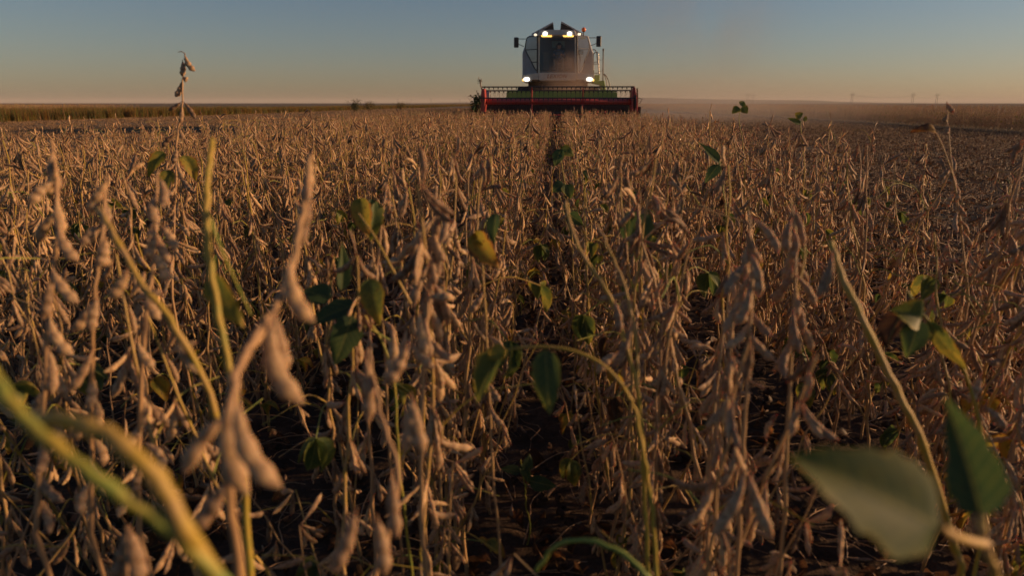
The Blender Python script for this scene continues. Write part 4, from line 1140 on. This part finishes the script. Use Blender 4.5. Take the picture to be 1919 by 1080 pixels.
# green leaf sprig left of the centre
hero('green leaved soybean sprig with one yellowing leaf left of the dense pod row',
     [(px((750, 900, 1.1), (735, 700, 1.06), (690, 600, 1.04), (640, 560, 1.03), (600, 600, 1.02)), .0026, .0014, .95, .9)], [],
     [lf((668, 570), (578, 612), 1.02, .036, .2, .5, .1, .5, .4), lf((660, 592), (628, 682), 1.0, .05, .2, .4, .16, -.2, .3), lf((692, 522), (712, 608), 1.0, .040, .25, .5, .46, .2, .3), lf((640, 545), (640, 455), 1.06, .028, .7, .4, .18, .5, .2), lf((620, 560), (572, 545), 1.06, .04, .2, .4, .12, .3, .3)],
     [(px((735, 640, 1.05), (690, 615, 1.03), (655, 600, 1.01)), .0014, .001, .85), (px((770, 570, 1.06), (730, 495, 1.05), (700, 440, 1.06), (672, 400, 1.07)), .0024, .0014, .68)])
hero('soybean plant with drooping green and yellow leaf above the dense pod row',
     [(px((730, 860, 1.3), (720, 640, 1.27), (702, 500, 1.24), (690, 400, 1.22), (686, 366, 1.22)), .003, .0014, .4, .6)], rpods([(704, 480), (722, 660)], 10, 1.26, 14, .011, 48),
     [lf((676, 372), (690, 440), 1.2, .045, .3, .7, .55, .3), lf((700, 372), (692, 448), 1.22, .040, .3, .7, .3, -.5)])
# dense pod row in the middle
hero('soybean plant crowded with pale pods, near end of the dense row left of the lane',
     [(px((790, 1000, .95), (790, 760, .92), (800, 600, .90), (808, 470, .90), (824, 365, .92)), .0038, .0014, .35, .5)],
     rpods([(822, 368), (808, 480), (796, 620)], 17, .90, 17, .0115, 82, .5) + [pd((735, 610), (728, 705), .84, .012, .4, 1, 3, .7), pd((800, 560), (842, 560), .86, .011, .6, 1, 3, .6), pd((785, 580), (800, 670), .86, .012, .3, -1, 3, .75), pd((770, 640), (815, 690), .86, .012, .6, -1, 3, .72), pd((763, 610), (718, 722), .86, .012, .5, 1, 3, .66)])
hero('soybean stalk with long hanging pods in the middle of the bottom edge',
     [(px((660, 1190, .60), (725, 1010, .60), (745, 880, .60), (712, 770, .62), (690, 655, .64)), .0032, .0015, .35, .35)],
     [pd((684, 660), (690, 795), .63, .011, .2, 1, 3, .6), pd((770, 735), (760, 848), .60, .0125, .25, 1, 3, .72), pd((775, 745), (795, 850), .60, .012, .3, -1, 3, .68), pd((765, 640), (722, 722), .62, .0125, .3, 1, 3, .66), pd((668, 950), (622, 1075), .50, .011, .3, 1, 3, .6), pd((705, 965), (720, 1080), .52, .0115, .2, 1, 3, .68), pd((735, 880), (745, 1010), .58, .011, .2, -1, 3, .55)])
hero('low dry soybean stalk with upright pods at the bottom left edge',
     [(px((245, 1200, .56), (240, 1080, .55), (238, 985, .55)), .0032, .0022, .3, .3)], [pd((240, 985), (262, 1100), .54, .013, .2, 1, 3, .45), pd((236, 990), (215, 1090), .55, .011, .3, 1, 3, .3)])
hero('curly spotted yellow leaf hanging on a soybean stem left of the lane',
     [(px((925, 900, 1.25), (915, 700, 1.2), (908, 560, 1.16), (902, 470, 1.14), (898, 415, 1.15)), .0028, .0012, .4, .6)], rpods([(908, 540), (920, 760)], 9, 1.2, 21, .011, 52),
     [lf((890, 438), (932, 500), 1.12, .046, .35, 1.0, .60, .3, .6), lf((905, 446), (884, 452), 1.12, .030, .3, .8, .58, .2), lf((930, 400), (928, 455), 1.16, .03, .4, .5, .12, .6)],
     [(px((902, 470, 1.14), (893, 448, 1.13), (889, 438, 1.12)), .0013, .001, .6)])
hero('arching green petiole with two hanging leaves over the bare lane',
     [(px((1230, 1120, .84), (1222, 960, .82), (1206, 860, .80), (1190, 770, .79), (1168, 724, .78)), .0030, .0020, .92, .8)], [],
     [lf((1022, 655), (1030, 775), .78, .037, .25, .35, .26, .15, .25), lf((946, 656), (896, 752), .78, .034, 1.1, .6, .32, .6, .5), lf((948, 654), (915, 672), .77, .022, .4, .6, .55, .2)],
     [(px((1168, 724, .78), (1130, 684, .78), (1075, 658, .78), (1015, 650, .78), (955, 655, .78), (930, 668, .78)), .0022, .0012, .74)])
hero('slim yellow green soybean stalk rising along the right side of the lane',
     [(px((1218, 1150, .98), (1205, 880, .94), (1196, 740, .92), (1172, 640, .92), (1140, 552, .92), (1085, 465, .93), (1064, 400, .95), (1060, 378, .96)), .0032, .0022, .9, .62), (px((1196, 720, .92), (1190, 630, .93), (1172, 540, .95), (1140, 465, .98), (1118, 420, 1.0)), .0024, .0016, .75, .62)],
     [pd((1160, 660), (1120, 700), .9, .011, .6, -1, 3, .6), pd((1150, 560), (1160, 625), .9, .011, .3, 1, 3, .5), pd((1185, 600), (1150, 690), .92, .012, .3, 1, 3, .6)])
hero('slanting yellow soybean stalk in front of the rows on the right',
     [(px((1800, 1060, .88), (1732, 842, .80), (1680, 732, .78), (1615, 600, .77), (1575, 510, .78), (1556, 452, .80)), .0046, .0034, .76, .70)], [pd((1560, 470), (1530, 560), .78, .011, .4, 1, 3, .5)])
hero('soybean plant with two broad blurred green leaves in the bottom right corner',
     [(px((1890, 1200, .44), (1868, 1090, .42), (1845, 1025, .40), (1835, 960, .40)), .0034, .0022, .7, .6)], [],
     [lf((1765, 990), (1488, 862), .31, .050, .16, .30, .27, .35, .35, .305), lf((1838, 965), (1772, 752), .40, .034, .5, .4, .08, .3, .3)],
     [(px((1845, 1022, .40), (1800, 1010, .36), (1765, 990, .31)), .0030, .0018, .62)])
hero('dry soybean plant with splayed pods between the slanting stalk and the lane',
     [(px((1385, 1000, .92), (1395, 800, .9), (1405, 640, .88), (1408, 500, .88), (1404, 395, .9)), .0036, .0014, .4, .5)],
     rpods([(1405, 405), (1404, 620)], 15, .88, 23, .0115, 80, .45) + [pd((1402, 880), (1448, 1010), .7, .0125, .3, -1, 3, .6), pd((1398, 880), (1335, 1005), .7, .0125, .4, 1, 3, .6)])
hero('tall dry soybean plant with forked top pods right of the slim yellow green stalk',
     [(px((1470, 960, 1.0), (1478, 760, .96), (1486, 600, .94), (1492, 480, .94), (1484, 375, .96)), .0036, .0014, .4, .55)], rpods([(1486, 385), (1490, 640)], 18, .94, 27, .0115, 78, .6), [], [(px((1490, 560, .94), (1508, 480, .95), (1500, 430, .96)), .002, .0012, .66)])
hero('soybean plant with one curled orange leaf near the right edge',
     [(px((1815, 560, 1.75), (1800, 420, 1.7), (1786, 330, 1.66), (1778, 260, 1.64), (1774, 190, 1.64)), .0032, .0012, .45, .5)],
     [pd((1774, 192), (1788, 210), 1.63, .011, .5, -1, 3, .6), pd((1774, 215), (1768, 228), 1.63, .011, .4, 1, 3, .5), pd((1778, 235), (1770, 252), 1.63, .011, .4, 1, 3, .5)] + rpods([(1782, 290), (1802, 430)], 12, 1.68, 29, .011, 36, .7),
     [lf((1754, 246), (1705, 250), 1.6, .034, .8, 1.2, .80, .9, .2)], [(px((1786, 330, 1.66), (1768, 278, 1.63), (1754, 248, 1.6)), .0016, .001, .6)])
hero('green leaved soybean plant in front of the plants right of the lane',
     [(px((1210, 760, 1.5), (1205, 620, 1.46), (1200, 500, 1.42), (1198, 395, 1.42)), .003, .0013, .5, .85)], rpods([(1202, 520), (1208, 680)], 9, 1.46, 33, .011, 42),
     [lf((1182, 394), (1178, 470), 1.4, .04, .3, .5, .2, .4, .3), lf((1212, 398), (1192, 488), 1.38, .045, .3, .5, .28, -.2, .3)])
hero('soybean plant carrying three small green leaves above the right rows',
     [(px((1396, 330, 3.4), (1392, 270, 3.4), (1385, 225, 3.38), (1388, 205, 3.38)), .003, .0012, .6, .9)], rpods([(1392, 250), (1396, 320)], 8, 3.4, 35, .011, 20),
     [lf((1386, 203), (1372, 212), 3.38, .05, .2, .4, .40, .5), lf((1390, 200), (1400, 212), 3.38, .05, .2, .4, .44, -.4), lf((1388, 198), (1394, 190), 3.4, .045, .2, .4, .30, .2)])
hero('soybean plant with pale green round leaves over the cut strip',
     [(px((1508, 320, 3.2), (1504, 270, 3.2), (1500, 235, 3.2), (1503, 222, 3.2)), .003, .0012, .6, .9)], rpods([(1503, 250), (1508, 310)], 7, 3.2, 37, .011, 22),
     [lf((1502, 220), (1490, 212), 3.2, .042, .2, .4, .5, .3), lf((1505, 222), (1513, 225), 3.2, .03, .2, .4, .52, -.3), lf((1500, 232), (1476, 222), 3.22, .03, .3, .4, .3, .4)])
hero('soybean plant with bent dark green leaves standing right of the lane',
     [(px((1365, 520, 1.9), (1362, 420, 1.88), (1352, 330, 1.86), (1346, 290, 1.86)), .003, .0012, .6, .92)], rpods([(1355, 350), (1364, 480)], 9, 1.88, 39, .011, 32),
     [lf((1348, 305), (1308, 268), 1.84, .03, .7, .5, .14, .7, .2), lf((1348, 308), (1322, 342), 1.84, .036, .3, .5, .06, .4, .4)])

hero('little green seedling growing on the dark soil of the lane',
     [(px((985, 950, 1.75), (984, 915, 1.72), (978, 880, 1.70), (976, 862, 1.69)), .002, .0012, .95, .95)], [],
     [lf((985, 885), (992, 852), 1.68, .03, .3, .4, .1, .3), lf((992, 902), (1040, 912), 1.70, .045, .2, .4, .2, .2, .3), lf((975, 885), (940, 880), 1.70, .03, .3, .4, .12, .4, .3), lf((978, 870), (990, 905), 1.68, .028, .3, .4, .22, -.3)],
     [(px((984, 915, 1.72), (990, 905, 1.71), (994, 901, 1.70)), .0012, .001, .95)])
hero('soybean plant with a blue green stalk arching at the middle of the bottom edge',
     [(px((1300, 1250, .66), (1255, 1150, .66), (1212, 1082, .66), (1160, 1034, .67), (1098, 1013, .68), (1040, 1025, .69), (1005, 1070, .70)), .0030, .0020, 1.0, 1.0)], [], [])
hero('soybean plant with a green and brown leaf above the two broad blurred leaves',
     [(px((1840, 1000, 1.0), (1835, 800, .96), (1790, 660, .93), (1735, 596, .92), (1700, 545, .93)), .0030, .0016, .8, .85)], rpods([(1838, 700), (1840, 940)], 7, .96, 51, .011, 62),
     [lf((1728, 598), (1668, 582), .90, .046, .5, .7, .40, .3, .5), lf((1722, 600), (1700, 668), .90, .040, .3, .6, .22, -.3, .4), lf((1738, 600), (1812, 692), .92, .026, .4, .5, .44, .4, .3), lf((1690, 590), (1664, 650), .92, .040, .5, .9, .97, .5, .6)])
hero('soybean plant with yellow and green leaves close to the lane in the middle distance',
     [(px((1075, 520, 2.4), (1070, 420, 2.36), (1058, 340, 2.34), (1048, 280, 2.33)), .003, .0013, .6, .9)], rpods([(1060, 340), (1072, 480)], 8, 2.36, 53, .011, 26),
     [lf((1052, 280), (1040, 310), 2.32, .045, .3, .5, .2, .3), lf((1052, 278), (1075, 292), 2.32, .045, .3, .5, .42, -.3), lf((1058, 345), (1036, 358), 2.32, .05, .3, .5, .18, .3), lf((1060, 345), (1068, 372), 2.32, .05, .3, .5, .3, -.3), lf((1066, 400), (1092, 420), 2.34, .05, .3, .5, .14, .2)])

# ------------------------------------------------------------------ harvest dust and evening air
def volume(name, col, dens, aniso=0.0, falloff=None, nscale=1.0, seed=0.0, lo=.42):
    m = bpy.data.materials.new(name); m.use_nodes = True; n, l = m.node_tree.nodes, m.node_tree.links
    n.remove(n['Principled BSDF'])
    v = n.new('ShaderNodeVolumePrincipled'); v.inputs['Color'].default_value = (*col, 1); v.inputs['Anisotropy'].default_value = aniso; v.inputs['Density'].default_value = dens
    l.new(v.outputs[0], n['Material Output'].inputs['Volume'])
    if falloff:
        tc = n.new('ShaderNodeTexCoord')
        ln = n.new('ShaderNodeVectorMath'); ln.operation = 'LENGTH'; l.new(tc.outputs['Object'], ln.inputs[0])
        e = math_node(n, l, 'POWER', math_node(n, l, 'SUBTRACT', 1.0, ln.outputs['Value'], True), falloff)
        nz = noise_node(n, l, nscale, 4, .6, tc.outputs['Object']); nz.noise_dimensions = '4D'; nz.inputs['W'].default_value = seed
        q = math_node(n, l, 'MULTIPLY', math_node(n, l, 'SUBTRACT', nz.outputs['Fac'], lo, True), 3.0, True)
        l.new(math_node(n, l, 'MULTIPLY', math_node(n, l, 'MULTIPLY', e, q), dens), v.inputs['Density'])
    return m
def dust(loc, size, m, label, rot=0):
    t = bmesh.new(); bmesh.ops.create_icosphere(t, subdivisions=3, radius=1); me = bpy.data.meshes.new('dust_cloud'); t.to_mesh(me); t.free(); me.materials.append(m)
    o = link('dust_cloud', me); o.location = loc; o.scale = size; o.rotation_euler = (0, rot, 0)
    tag(o, label, 'dust', kind='stuff')
dust((.75, 27.05, 1.75), (1.9, .95, 1.35), volume('dust_front', (.66, .50, .40), 1.9, .2, .8, 1.3, 2), 'brown dust swirling up between the reel and the cab')
dust((6.2, 36, 5.2), (6.0, 6.0, 6.2), volume('dust_plume', (.50, .45, .41), .13, .2, .9, 1.9, 5), 'thin grey brown dust plume drifting up on the right of the harvester', .35)
dust((10.5, 46, .9), (10.5, 18, 2.6), volume('dust_low', (.66, .60, .56), .034, .2, .7, 1.1, 8, .3), 'low pale dust hanging over the cut strip right of the header')
hz = MB().box((0, 3000, 23.8), (18000, 16000, 50)).build('haze', volume('evening_haze', (.80, .74, .68), 1.2e-4, 0))
tag(hz, 'thin warm evening haze over the whole field', 'haze', kind='stuff')
